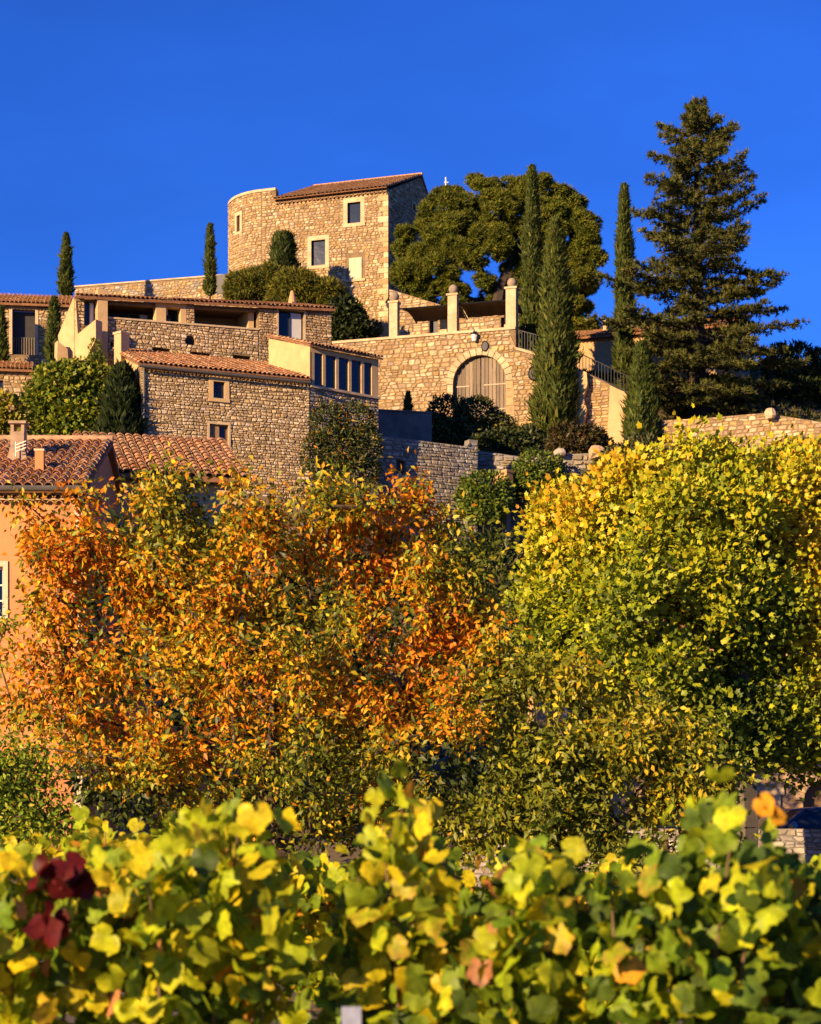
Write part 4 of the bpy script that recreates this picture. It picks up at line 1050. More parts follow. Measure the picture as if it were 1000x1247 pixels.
def car(px, py_roof, Y, heading):
    th = thing('parked_car', 'dark blue car parked behind the stone parapet', 'car', (P(px, 1000, Y).x, Y, 1.4))
    o = BASE[th.name]; ch, sh = math.cos(heading), math.sin(heading)
    W = lambda x, y, z: Vector((o.x + x * ch - y * sh, o.y + x * sh + y * ch, o.z + z))   # x forward, y to its left
    # body: loft of cross sections along the length
    secs = [(-2.1, .62, .45, .80), (-1.95, .78, .28, .96), (-1.2, .84, .22, 1.0), (0, .86, .2, .98), (.9, .85, .2, .96), (1.5, .82, .22, .90), (1.95, .74, .28, .78), (2.1, .6, .4, .66)]
    mb = MB(); rings = []
    for x, w, zl, zu in secs:
        pts = [(-w * .92, zl), (-w, zl + .15), (-w, (zl + zu) / 2), (-w * .93, zu - .05), (-w * .7, zu), (w * .7, zu), (w * .93, zu - .05), (w, (zl + zu) / 2), (w, zl + .15), (w * .92, zl)]
        rings.append([mb.vid(W(x, y, z), (.5, .5, .5)) for y, z in pts])
    n = 10
    for a, b in zip(rings, rings[1:]):
        for k in range(n): mb.f.append((a[k], a[(k + 1) % n], b[(k + 1) % n], b[k]))
    mb.f.append(tuple(reversed(rings[0]))); mb.f.append(tuple(rings[-1]))
    mb.build('body', PAINT_BLUE, th, smooth=True)
    # roof and pillars
    top = [(-1.55, .55, 1.30), (-.9, .6, 1.44), (-.1, .62, 1.47), (.35, .58, 1.41)]
    mb = MB(); R_ = []
    for x, w, z in top: R_.append([mb.vid(W(x, y, z2), (.5,) * 3) for y, z2 in ((-w, z - .07), (-w * .85, z), (w * .85, z), (w, z - .07), (w, z - .1), (-w, z - .1))])
    for a, b in zip(R_, R_[1:]):
        for k in range(6): mb.f.append((a[k], a[(k + 1) % 6], b[(k + 1) % 6], b[k]))
    mb.f.append(tuple(reversed(R_[0]))); mb.f.append(tuple(R_[-1])); mb.build('roof', PAINT_BLUE, th, smooth=True)
    def pane(name, q, mat=GLASS):
        c = [W(*p) for p in q]; nn = (c[1] - c[0]).cross(c[3] - c[0]).normalized() * .02
        mb = MB(); mb.add(c + [p + nn for p in c], [(0, 3, 2, 1), (4, 5, 6, 7), (0, 1, 5, 4), (1, 2, 6, 5), (2, 3, 7, 6), (3, 0, 4, 7)]); return mb.build(name, mat, th)
    pane('windscreen', [(1.12, -.7, .93), (1.12, .7, .93), (.36, .55, 1.38), (.36, -.55, 1.38)])
    pane('rear_window', [(-1.95, .62, .95), (-1.95, -.62, .95), (-1.56, -.52, 1.27), (-1.56, .52, 1.27)])
    for s in (-1, 1):
        pane('side_window', [(1.0, s * .75, .97), (-.12, s * .78, .98), (-.12, s * .62, 1.37), (.4, s * .585, 1.33)])
        pane('side_window', [(-.22, s * .78, .98), (-1.5, s * .76, .99), (-1.35, s * .58, 1.27), (-.22, s * .62, 1.37)])
        for a, b in (((1.1, s * .75, .93), (.35, s * .6, 1.38)), ((-.17, s * .79, .95), (-.17, s * .63, 1.4)), ((-1.85, s * .7, .93), (-1.5, s * .56, 1.27))):
            mb = MB(); mb.tube([W(*a), W(*b)], .045, 6); mb.build('pillar', PAINT_BLUE, th)
        mb = MB(); mb.tube([W(.95, s * .8, 1.0), W(.9, s * 1.0, 1.04)], [.05, .09], 8); mb.build('mirror', PAINT_BLUE, th)
        mb = MB(); mb.tube([W(1.98, s * .5, .68), W(2.07, s * .48, .68)], [.13, .11], 10); mb.build('headlight', surf('lamp_glass', (.6, .6, .6), .15, .05, 2, 0), th)
        for x in (-1.3, 1.35):
            mb = MB(); mb.tube([W(x, s * .66, .31), W(x, s * .87, .31)], .31, 18); wh_ = mb.build('wheel', RUBBER, th)
            mb = MB(); mb.tube([W(x, s * .86, .31), W(x, s * .885, .31)], .19, 14); mb.build('rim', GALV, wh_)
    mb = MB(); mb.tube([W(1.17, -.6, .935), W(1.05, .1, .985)], .015, 5); mb.build('wiper', RUBBER, th)
car(974, 985, 47.6, math.radians(207))

# ------------------------------------------------------------------ foliage helpers
def T_(v, f): return np.array(v, dtype=float), np.array(f, dtype=int)
# x across, y along, z out of the leaf
LEAF_OVAL = T_([(0, 0, 0), (.2, .3, .05), (.22, .6, .03), (0, 1, -.1), (-.2, .3, .05), (-.22, .6, .03), (0, .35, -.03), (0, .65, -.05)],
               [(0, 1, 6), (1, 2, 7), (1, 7, 6), (2, 3, 7), (0, 6, 4), (4, 6, 7), (4, 7, 5), (5, 7, 3)])
LEAF_LITE = T_([(0, 0, 0), (.24, .42, .05), (0, 1, -.1), (-.24, .42, .05), (0, .5, -.04)], [(0, 1, 4), (1, 2, 4), (0, 4, 3), (4, 2, 3)])
LEAF_LONG = T_(LEAF_OVAL[0] * (.75, 1, 1.5), LEAF_OVAL[1])
def fan(pts, cz=.06, wob=.05, seed=0):
    r = random.Random(seed); n = len(pts)
    return T_([(0, .12, cz)] + [(x, y, r.uniform(-wob, wob) - .12 * (x * x + y * y) * .5) for x, y in pts], [(0, k + 1, (k + 1) % n + 1) for k in range(n)])
LEAF_PLANE = fan([(.03, -.1), (.36, -.02), (.34, .3), (.42, .6), (.2, .66), (0, 1.05), (-.2, .66), (-.42, .6), (-.34, .3), (-.36, -.02)], .06, .09, 1)
def grape_leaf(seed):
    r = random.Random(seed)
    half = [(6, .97), (14, .90), (21, .91), (31, .82), (40, .81), (49, .88), (58, .93), (68, .87), (77, .86), (88, .78), (100, .80), (113, .82), (126, .74), (139, .72), (152, .60), (167, .42)]
    pts = [(0, 1.06)] + [(a, q) for a, q in half] + [(180, .10)] + [(-a, q) for a, q in reversed(half)]
    lop = r.uniform(-.12, .12); ph = r.uniform(0, 6.3); k1, k2 = r.uniform(.1, .5), r.uniform(-.1, .5); fold = r.uniform(0, .35); wv = r.uniform(.03, .08)
    V = [(0, 0, 0)]
    for a, q in pts:
        q *= r.uniform(.94, 1.06) * (1 + lop * math.sin(math.radians(a))); t = math.radians(a); x, y = math.sin(t) * q * .5, math.cos(t) * q * .5
        V.append((x, y, -k1 * x * x * 2 - k2 * y * y * 1.6 + fold * abs(x) * .6 + wv * math.sin(3 * t + ph)))
    n = len(pts)
    return T_(V, [(0, 1 + k, 1 + (k + 1) % n) for k in range(n)])
GRAPE = [grape_leaf(s) for s in range(6)]
def tuft(n, spread, w, seed=0):
    """needle spray: n thin blades fanning out of one point along +y"""
    r = random.Random(seed); V, Fc = [], []
    for k in range(n):
        a = 2 * math.pi * (k + r.random() * .6) / n; s = spread * r.uniform(.35, 1)
        d = Vector((math.sin(s) * math.cos(a), math.cos(s), math.sin(s) * math.sin(a))) * r.uniform(.7, 1)
        x = d.cross(Vector((r.uniform(-1, 1), r.uniform(-1, 1), r.uniform(-1, 1)))).normalized() * w
        i = len(V); V += [tuple(d * .08 - x), tuple(d * .08 + x), tuple(d)]; Fc.append((i, i + 1, i + 2))
    return T_(V, Fc)
TUFT = tuft(9, 1.25, .085, 1)
TUFT_FLAT = tuft(7, 1.0, .1, 2)
SPRAY = T_([(-.16, 0, 0), (.16, 0, 0), (.1, .55, .1), (0, 1, .12), (-.13, .5, .12)], [(0, 1, 2), (0, 2, 4), (4, 2, 3)])

def basis(ax, up):
    """columns x,y,z with y=ax and z close to up"""
    y = ax / (np.linalg.norm(ax, axis=1, keepdims=True) + 1e-9)
    x = np.cross(y, up); x /= (np.linalg.norm(x, axis=1, keepdims=True) + 1e-9)
    z = np.cross(x, y)
    return np.stack([x, y, z], -1)
def place(tmpl, C, ax, up, size):
    V, Fc = tmpl; n, k = len(C), len(V)
    B = basis(ax, up)
    W = np.einsum('nij,kj->nki', B, V) * np.asarray(size).reshape(-1, 1, 1) + C[:, None, :]
    Fi = (Fc[None] + (np.arange(n) * k)[:, None, None]).reshape(-1, 3)
    return W.reshape(-1, 3), Fi, k
def foliage(name, tmpl, C, ax, up, size, cols, mat, parent, kind='stuff', grad=None):
    W, Fi, k = place(tmpl, C, ax, up, size)
    cc = np.repeat(cols, k, axis=0)
    return fast_mesh(name, W, Fi, mat, parent, cc, kind)
def leaf_parts(tmpls, C, ax, up, size, cols, mat, parent, rim=None, palette=10):
    """each leaf an object of its own; meshes shared between alike leaves"""
    B = basis(ax, up); pb = np.array(base_of(parent))
    cen = cols[rng.integers(0, len(cols), palette)]
    cache = {}
    for i in range(len(C)):
        ci = int(np.argmin(((cen - cols[i]) ** 2).sum(1))); ti = int(rng.integers(len(tmpls)))
        me = cache.get((ci, ti))
        if me is None:
            V, Fc = tmpls[ti]
            me = bpy.data.meshes.new('leaf'); me.from_pydata(V.tolist(), [], Fc.tolist())
            c = np.tile(cen[ci], (len(V), 1))
            if rim is not None:
                q = rim(cen[ci]); rad = np.linalg.norm(V[:, :2], axis=1); t = np.clip((rad / rad.max() - .3) / .6, 0, 1)[:, None] * rng.uniform(.3, 1, (len(V), 1))
                c = c * (1 - t) + q * t
            set_cols(me, c); me.materials.append(mat); me.shade_smooth(); cache[(ci, ti)] = me
        o = bpy.data.objects.new('leaf', me)
        M = Matrix.Identity(4)
        for a in range(3):
            for b in range(3): M[a][b] = float(B[i][a][b] * size[i])
            M[a][3] = float(C[i][a] - pb[a])
        o.matrix_local = M
        col.objects.link(o); o.parent = parent
def rdir(n):
    v = rng.normal(size=(n, 3)); return v / np.linalg.norm(v, axis=1, keepdims=True)
def mixcols(n, pal, w, jit=.15):
    pal = np.array(pal); i = rng.choice(len(pal), n, p=np.array(w) / np.sum(w))
    return np.clip(pal[i] * rng.uniform(1 - jit, 1 + jit, (n, 1)) * rng.uniform(.93, 1.07, (n, 3)), 0, .9)
def lump(p, s, seed):
    """smooth pseudo noise in -1..1"""
    r = np.random.default_rng(seed); k = r.normal(size=(5, 3)) * s; ph = r.uniform(0, 6.28, 5)
    return np.sin(p @ k.T + ph).sum(1) / 3.2
def tree_thing(name, label, base, cat='tree', group=None):
    return thing(name, label, cat, base, group)
def branches(mb, start, tips, r_tip, c, jit=.12, up=.35, n=5):
    """grow limbs from a trunk polyline to the given tips; returns twig directions"""
    nodes = [Vector(p) for p in start]; par = [-1] + list(range(len(start) - 1)); cnt = [0] * len(nodes)
    order = sorted(range(len(tips)), key=lambda i: (Vector(tips[i]) - nodes[-1]).length)
    N = np.array([tuple(p) for p in nodes]); dirs = [None] * len(tips); lead = []
    for i in order:
        t = np.array(tips[i]); d = np.linalg.norm(N - t, axis=1) + np.clip(N[:, 2] - t[2] + .1, 0, None) * 1.5
        d[0] += 9
        j = int(np.argmin(d)); p = Vector(N[j]); tv = Vector(t); L = (tv - p).length
        k = max(1, min(4, int(L / .5))); last = j; pts = []
        for s in range(1, k + 1):
            f = s / k
            q = p.lerp(tv, f) + Vector((R.uniform(-1, 1), R.uniform(-1, 1), R.uniform(-1, 1))) * jit * L * (f * (1 - f)) * 2 - Vector((0, 0, 1)) * up * L * f * (1 - f) * .5
            nodes.append(q); par.append(last); cnt.append(0); last = len(nodes) - 1; pts.append(tuple(q))
        N = np.vstack([N, pts]); lead.append(last)
        dirs[i] = (nodes[last] - nodes[par[last]]).normalized()
    for l in lead:
        while l >= 0: cnt[l] += 1; l = par[l]
    for k in range(1, len(nodes)):
        a, b = nodes[par[k]], nodes[k]
        if (b - a).length < 1e-4: continue
        ra, rb = r_tip * max(cnt[par[k]], 1) ** .5, r_tip * max(cnt[k], 1) ** .5
        if cnt[par[k]] > 3 * cnt[k] + 2: ra = rb * 1.3
        mb.tube([a, b], [ra, rb], n, c, cap=False)
    return dirs
def in_blobs(blobs, n, Y, pw=.45):
    """sample n points in picture-sized blobs (px, py, rx, ry, depth offset, weight) standing at depth Y"""
    m, n = n, int(n * 1.2)
    w = np.array([b[2] * b[3] * b[5] for b in blobs], dtype=float); pick = rng.choice(len(blobs), n, p=w / w.sum())
    d = rdir(n) * (rng.random((n, 1)) ** pw)
    out = np.zeros((n, 3)); nrm = np.zeros((n, 3))
    for i in range(n):
        b = blobs[pick[i]]; o = P(b[0], b[1], Y); s = Y / FPX
        v = d[i] * (b[2] * s, b[2] * s, b[3] * s)
        out[i] = (o.x + v[0], o.y + b[4] + v[1], o.z + v[2]); nrm[i] = d[i]
    # leave coherent gaps between the boughs
    best = np.argsort(-(lump(out, 2.3, 31) + rng.normal(size=n) * .2))[:m]
    return out[best], nrm[best]

# ------------------------------------------------------------------ the orange autumn tree (and its greener neighbour)
def fruit_tree(label, Y, trunk_px, blobs, ntips, per, pal_fn, base_z=0.0, size=(.075, .125), nparts=300, sig=.2, group=None):
    base = Vector(P(trunk_px, 1000, Y)); base.z = base_z
    th = tree_thing('fruit_tree', label, base, group=group)
    tips, nrm = in_blobs(blobs, ntips, Y, .5)
    tips[:, 2] = np.maximum(tips[:, 2], base_z + .9)
    mb = MB()
    h0 = base_z + 1.1
    start = [base, base + Vector((.05, 0, .6)), Vector((base.x + .02, base.y, h0)), Vector((base.x + .15, base.y, h0 + .8)), Vector((base.x - .1, base.y + .05, h0 + 1.7))]
    dirs = branches(mb, start, tips, .0085, (.5, .5, .5))
    mb.build('trunk', BARK, th)
    n = ntips * per
    ti = np.repeat(np.arange(ntips), per)
    dv = np.array([tuple(d) for d in dirs])
    C = tips[ti] + rng.normal(size=(n, 3)) * sig * (.8, .8, .75) - dv[ti] * rng.random((n, 1)) * .35
    out = C - tips[ti]; out /= np.linalg.norm(out, axis=1, keepdims=True) + .05
    ax = out * .6 + rdir(n) * .9 + np.array((0, 0, -.35)); up = rdir(n) * 1.0 + np.array((-.2, -.3, .5))
    sz = rng.uniform(*size, n)
    cols = pal_fn(C, ti)
    front = np.argsort(C[:, 1] - rng.random(n) * .8)[:nparts * 3]; front = rng.choice(front, nparts, replace=False) if nparts else np.array([], int)
    keep = np.ones(n, bool); keep[front] = False
    crown = foliage('crown', LEAF_LITE, C[keep], ax[keep], up[keep], sz[keep], cols[keep], LEAF, th)
    if nparts: leaf_parts([LEAF_OVAL, LEAF_LONG], C[front], ax[front], up[front], sz[front], cols[front], LEAF, crown)
    return th
OR, AM, YE, YG, GR, DG, RD = (.64, .22, .010), (.66, .32, .014), (.62, .44, .02), (.36, .34, .02), (.14, .17, .016), (.07, .09, .012), (.55, .11, .01)
def orange_pal(C, ti):
    px = HX + C[:, 0] / C[:, 1] * FPX; py = HY - (C[:, 2] - CZ) / C[:, 1] * FPX
    t = .51 - (px - 150) / 1500 - np.clip((py - 900) / 500, -.05, .5) + .30 * lump(C, .9, 3) + .2 * lump(C, 2.2, 4) + rng.normal(size=len(C)) * .22
    t += .45 * np.exp(-(((px - 520) / 60) ** 2 + ((py - 590) / 50) ** 2)) + .5 * np.exp(-(((px - 555) / 50) ** 2 + ((py - 770) / 45) ** 2))
    pal = np.array([DG, GR, YG, YE, AM, OR, OR, (.60, .15, .01)]); k = np.clip((t + .12) * 6.2, 0, 6.99); i = k.astype(int); f = (k - i)[:, None]
    c = pal[i] * (1 - f) + pal[i + 1] * f
    dead = rng.random(len(C)) < .2
    c[dead] = np.array(GR) * rng.uniform(.7, 1.6, (dead.sum(), 1))
    return np.clip(c * rng.uniform(.75, 1.2, (len(C), 1)), 0, .8)
ob = [(110, 655, 95, 100, 0, 1), (60, 790, 95, 120, .3, 1), (240, 690, 115, 130, -.2, 1.1), (380, 670, 105, 115, 0, 1.1), (490, 680, 90, 115, .2, 1), (560, 740, 95, 110, 0, 1),
      (330, 830, 140, 130, -.6, 1.2), (170, 880, 150, 110, -.3, 1.1), (480, 870, 130, 120, -.5, 1.1), (590, 850, 75, 75, .1, .8), (60, 930, 90, 70, .2, .7), (330, 960, 220, 70, 0, .8), (140, 600, 50, 50, 0, .8), (420, 600, 60, 45, 0, .7), (520, 605, 45, 40, 0, .8), (595, 690, 50, 50, 0, .7), (200, 1000, 150, 50, 0, .8), (420, 1000, 150, 50, .2, .8), (185, 670, 75, 100, .3, 1), (605, 705, 48, 65, 0, 1.2), (612, 800, 45, 70, 0, 1.1), (555, 640, 50, 50, 0, 1.1), (500, 590, 26, 34, 0, 1.6), (300, 1045, 260, 40, 0, .7)]
fruit_tree('big orange and amber leaved fruit tree filling the middle of the slope', 27.0, 325, ob, 400, 145, orange_pal, sig=.175)
def green_pal(C, ti):
    t = .48 + .36 * lump(C, 1.3, 7) + rng.normal(size=len(C)) * .17 + (C[:, 2] - 3) * .06
    pal = np.array([DG, GR, (.17, .2, .022), YG, YE, AM]); k = np.clip(t * 5, 0, 4.99); i = k.astype(int); f = (k - i)[:, None]
    return np.clip((pal[i] * (1 - f) + pal[i + 1] * f) * rng.uniform(.75, 1.2, (len(C), 1)), 0, .8)
gb = [(700, 900, 105, 105, 0, 1), (800, 925, 90, 100, .2, 1), (640, 960, 90, 80, 0, .9), (740, 980, 120, 90, -.3, 1), (860, 990, 70, 70, .3, .7), (690, 820, 60, 50, 0, .7), (590, 1000, 80, 60, 0, .7), (850, 940, 60, 70, .3, .8), (720, 1040, 190, 40, 0, .8)]
fruit_tree('green and yellow leaved fruit tree beside the orange one', 26.6, 735, gb, 170, 140, green_pal, size=(.085, .135), sig=.16)
lb = [(5, 960, 60, 60, 0, 1), (50, 1000, 60, 45, 0, .8), (-30, 920, 50, 60, 0, .8)]
def bright_pal(C, ti): return mixcols(len(C), [(.19, .28, .02), (.3, .36, .025), (.45, .42, .03), (.09, .14, .015)], [3, 3, 1, 1.5])
fruit_tree('small bright green tree tucked under the edge of the orange one', 25.0, 0, lb, 90, 80, bright_pal, size=(.06, .10), nparts=120)

# ------------------------------------------------------------------ plane trees along the street
def plane_tree(label, Y, trunk_px, blobs, ntips, per, nparts, base_z, seed, size=(.085, .15)):
    base = Vector(P(trunk_px, 1000, Y)); base.z = base_z
    th = tree_thing('plane_tree', label, base, group=None)
    tips, nrm = in_blobs(blobs, ntips, Y, .42)
    tips[:, 2] = np.maximum(tips[:, 2], base_z + 1.6)
    mb = MB(); z = base_z
    start = [base + Vector((0, 0, -.2)), base + Vector((.05, 0, 1.2)), base + Vector((0, .05, 2.4)), base + Vector((.1, 0, 3.6)), base + Vector((0, 0, 4.8))]
    dirs = branches(mb, start, tips, .017, (.5, .5, .5))
    mb.build('trunk', surf('plane_bark', (.12, .10, .07), .9, .3, 3, .3, 20, tint=(.06, .05, .035), tscale=3), th)
    n = ntips * per; ti = np.repeat(np.arange(ntips), per)
    C = tips[ti] + rng.normal(size=(n, 3)) * (.27, .27, .24)
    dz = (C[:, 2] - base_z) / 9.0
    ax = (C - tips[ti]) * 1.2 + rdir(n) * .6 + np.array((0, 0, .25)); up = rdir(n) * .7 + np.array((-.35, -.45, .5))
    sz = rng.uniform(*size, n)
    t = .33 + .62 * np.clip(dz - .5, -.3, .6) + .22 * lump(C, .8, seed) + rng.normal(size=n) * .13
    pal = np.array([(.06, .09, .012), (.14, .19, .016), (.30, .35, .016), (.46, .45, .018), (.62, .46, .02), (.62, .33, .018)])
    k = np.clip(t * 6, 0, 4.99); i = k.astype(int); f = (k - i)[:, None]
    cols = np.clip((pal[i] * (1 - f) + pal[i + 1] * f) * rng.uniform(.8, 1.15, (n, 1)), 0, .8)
    keep = np.ones(n, bool); front = np.array([], int)
    if nparts:
        front = rng.choice(np.argsort(C[:, 1] - rng.random(n))[:nparts * 4], nparts, replace=False); keep[front] = False
    crown = foliage('crown', LEAF_PLANE, C[keep], ax[keep], up[keep], sz[keep], cols[keep], LEAF, th)
    if nparts: leaf_parts([LEAF_PLANE], C[front], ax[front], up[front], sz[front], cols[front], LEAF, crown)
pb1 = [(790, 660, 120, 105, 0, 1), (720, 690, 80, 85, 0, .9), (860, 680, 95, 110, -.3, 1), (800, 770, 125, 95, -.6, 1.1), (735, 790, 85, 75, .2, .9), (880, 780, 80, 95, 0, .9), (820, 870, 110, 70, 0, .8), (850, 590, 70, 60, 0, .8), (760, 600, 55, 50, 0, .8), (678, 715, 50, 75, .3, .9), (690, 800, 60, 60, .3, .8), (690, 640, 35, 40, 0, .8), (900, 880, 60, 60, 0, .8), (868, 582, 9, 38, 0, 5), (770, 592, 9, 34, 0, 5), (822, 590, 8, 34, 0, 5), (715, 628, 8, 30, 0, 5)]
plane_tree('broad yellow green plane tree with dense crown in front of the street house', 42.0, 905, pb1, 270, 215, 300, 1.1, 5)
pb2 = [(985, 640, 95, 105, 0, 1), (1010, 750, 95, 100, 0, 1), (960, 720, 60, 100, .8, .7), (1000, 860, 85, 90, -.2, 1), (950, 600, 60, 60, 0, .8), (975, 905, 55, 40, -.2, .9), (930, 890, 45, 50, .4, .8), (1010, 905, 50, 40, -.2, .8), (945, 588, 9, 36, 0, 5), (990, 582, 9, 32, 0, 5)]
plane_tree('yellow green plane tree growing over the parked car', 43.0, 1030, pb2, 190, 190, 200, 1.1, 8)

# ------------------------------------------------------------------ evergreens on the hill
CY = [(.055, .075, .014), (.08, .10, .018), (.035, .05, .012), (.11, .12, .022)]
def cypress(label, px, ytop, ybot, wpx, y, n, pal=CY, w=(3, 3, 2, 1), group=None, round_top=.0, name='cypress_tree', size=.40, lean=0):
    n = int(n * 1.7); Y = y * HK; top, bot = P(px + lean, ytop, Y), P(px, ybot, Y); hgt = top.z - bot.z; rad = wpx / 2 / FPX * Y
    gz = float(ground_z(bot.x, bot.y)); base = Vector((bot.x, Y, min(gz, bot.z) - .1))
    th = tree_thing(name, label, base, group=group)
    mb = MB(); mb.tube([base, Vector((bot.x, Y, bot.z + hgt * .5)), Vector((top.x, Y, bot.z + hgt * .9))], [max(.12, rad * .25), rad * .15, .03], 7); mb.build('trunk', BARK_DARK, th)
    def prof(t): return np.where(t < .12, .62 + t / .12 * .38, np.power(np.clip(1 - (t - .12) / .88, 0, 1), .44 - round_top) * 1.0) * (.93 + .07 * np.sin(t * 21))
    t = rng.random(n) ** .9; a = rng.uniform(0, 6.283, n); rr = rng.uniform(.55, 1.0, n) ** .5
    q = np.stack([np.cos(a), np.sin(a), t * hgt / rad * .35], 1)
    stray = rng.random(n) < .05
    r_ = prof(t) * rad * rr * (1 + .24 * lump(q, 2.2, int(px)) + .18 * lump(q, 6, int(px) + 1)) * np.where(stray, rng.uniform(1.05, 1.35, n), 1)
    C = np.stack([bot.x + (top.x - bot.x) * t + np.cos(a) * r_, Y + np.sin(a) * r_, bot.z + t * hgt], 1)
    outv = np.stack([np.cos(a), np.sin(a), np.zeros(n)], 1)
    ax = outv * .5 + np.array((0, 0, 1.0)) + rdir(n) * .6
    cols = mixcols(n, pal, w, .25)
    sz = rng.uniform(.6, 1.15, n) * size * (1 - .4 * t) * np.where(stray, 1.5, 1)
    W, Fi, k = place(SPRAY, C, ax, outv + rdir(n) * .5, sz)
    # solid dark spindle added inside so that daylight does not pass through the middle
    m = 14; V2, F2 = [], []
    for i in range(m + 1):
        tt = .02 + .93 * i / m
        for j in range(10):
            aa = 6.283 * j / 10; rj = float(prof(np.array(tt))) * rad * .62 * R.uniform(.85, 1.1)
            V2.append((bot.x + (top.x - bot.x) * tt + math.cos(aa) * rj, Y + math.sin(aa) * rj, bot.z + tt * hgt))
    for i in range(m):
        for j in range(10):
            p, q_, s, u = i * 10 + j, i * 10 + (j + 1) % 10, (i + 1) * 10 + (j + 1) % 10, (i + 1) * 10 + j
            F2 += [(p, q_, s), (p, s, u)]
    nW = len(W); W = np.vstack([W, V2]); Fi = np.vstack([Fi, np.array(F2) + nW])
    cc = np.vstack([np.repeat(cols, k, axis=0), np.tile(pal[2], (len(V2), 1))])
    fast_mesh('crown', W, Fi, NEEDLE, th, cc, 'stuff')
    return th
cypress('slim cypress standing behind the tiled roof of the gate house', 80.5, 285, 362, 16, 124, 2200)
cypress('very slim cypress in front of the crest wall', 256, 274, 360, 11.5, 122.5, 2200, round_top=.1)
cypress('broad blunt thuja tree standing before the rounded tower', 344.5, 285, 345, 34, 114.7, 4200, round_top=.28, name='thuja_tree', pal=[(.04, .06, .012), (.06, .08, .016), (.028, .04, .01), (.075, .085, .02)])
cypress('tall pointed cypress rising in front of the pine', 648, 203, 470, 29, 107.6, 9000)
cypress('wide cypress column beside the arched door wall', 676, 268, 532, 50, 102, 12500, w=(3, 4, 1, 3), size=.44)
cypress('tall thin cypress between the pine and the big conifer', 760, 225, 480, 29, 109, 8000)
cypress('short bright green cypress at the foot of the big conifer', 781, 418, 545, 42, 100.6, 6500, pal=[(.06, .085, .016), (.085, .11, .02), (.035, .05, .012), (.11, .13, .025)])
cypress('narrow young cypress by the stair wall and dark gate', 66, 364, 442, 14.5, 97.5, 2600)
cypress('young cypress at the corner of the annex', 1, 375, 445, 13, 97.5, 2200)
cypress('tiny cypress seedling against the terrace wall', 497, 478, 505, 8, 99, 500, size=.3)
cypress('dark conical conifer beside the rubble house', 149, 447, 575, 66, 82.2, 7000, name='conifer_tree', pal=[(.022, .036, .01), (.032, .048, .012), (.015, .025, .008), (.045, .06, .015)], size=.5)

def blob_plant(name, label, y, blobs, n, pal, w, size, tm=None, mat=None, cat='bush', trunk=None, hk=True, shell=.18, upb=(-.2, -.3, .9), sun=.0, jit=.2, group=None, rough=.22):
    """leafy mass: leaves on the shells of several lumps; blobs (px, py, rx, ry, depth offset)"""
    Y = y * HK if hk else y; s = Y / FPX
    bx = np.mean([b[0] for b in blobs]); low = max(b[1] + b[3] for b in blobs)
    bot = P(bx, low, Y); gz = float(ground_z(bot.x, bot.y)); base = Vector((bot.x, Y, min(gz, bot.z)))
    th = thing(name, label, cat, base, group)
    mb = MB()
    for b in blobs[:8]:
        c = P(b[0], b[1], Y); c.y += b[4]
        mid = (base + c) / 2 + Vector((R.uniform(-.1, .1), 0, R.uniform(-.1, .2)))
        r0 = trunk or .06
        mb.tube([base + Vector((R.uniform(-.05, .05), 0, -.05)), mid, c], [r0, r0 * .7, r0 * .35], 6)
    mb.build('stems' if not trunk else 'trunk', BARK_DARK, th)
    ar = np.array([b[2] * b[3] for b in blobs], float); pick = rng.choice(len(blobs), n, p=ar / ar.sum())
    B = np.array(blobs, float)[pick]; d = rdir(n)
    O = np.stack([(B[:, 0] - HX) * s, Y + B[:, 4], CZ + (HY - B[:, 1]) * s], 1)
    rr = 1 - shell * rng.random(n) ** 1.0 * 1.6 + rough * .5 * lump(d * 3 + B[:, :3] * .05, 1.4, 9)
    Rv = np.stack([B[:, 2] * s, B[:, 2] * s, B[:, 3] * s], 1)
    C = O + d * Rv * rr[:, None]
    ax = d * .9 + rdir(n) * .8; up = d * .6 + rdir(n) * .6 + np.array(upb) * .5
    cols = mixcols(n, pal, w, jit)
    foliage('crown' if cat == 'tree' else 'foliage', tm or LEAF_OVAL, C, ax, up, rng.uniform(.7, 1.3, n) * size, cols, mat or LEAF, th)
    return th
# umbrella pine
PINE = [(.095, .115, .012), (.14, .155, .015), (.06, .075, .01), (.18, .175, .018)]
pine = [(513, 300, 37, 34, 0), (500, 338, 24, 22, -.5), (545, 262, 38, 34, .5), (530, 335, 36, 30, 0), (575, 238, 38, 28, 1), (560, 300, 36, 34, -.8), (600, 270, 38, 36, 0), (620, 232, 36, 24, 1), (655, 235, 40, 26, 1),
        (690, 252, 28, 28, 1.2), (700, 290, 36, 34, 0), (715, 320, 26, 22, 0), (668, 280, 34, 34, -.5), (605, 305, 26, 22, -1.5), (575, 322, 22, 14, -1.2), (632, 290, 30, 30, .5), (545, 355, 26, 14, 0), (510, 360, 20, 14, .4), (700, 345, 36, 18, 0), (690, 375, 32, 16, .5), (713, 395, 20, 8, .3), (655, 330, 26, 26, 0.4), (625, 330, 16, 12, .3), (560, 366, 30, 13, .6), (600, 360, 22, 12, .9), (635, 355, 24, 16, .6), (590, 345, 14, 9, -.6)]
Yp = 114.6 * HK
th = tree_thing('pine_tree', 'huge rounded umbrella pine behind the pergola beside the tower', Vector((P(606, 400, Yp).x, Yp, float(ground_z(P(606, 400, Yp).x, Yp)) - .2)))
mb = MB(); b0 = BASE[th.name]; kn = P(606, 372, Yp)
branches(mb, [b0, P(604, 400, Yp), kn, P(610, 350, Yp), P(622, 320, Yp)], [tuple(P(q[0] + R.uniform(-9, 9), q[1] + R.uniform(-9, 6), Yp) + Vector((0, q[4] + R.uniform(-.5, .5), 0))) for q in pine for _ in range(3)], .05, (.5, .5, .5), .12, .1, 7)
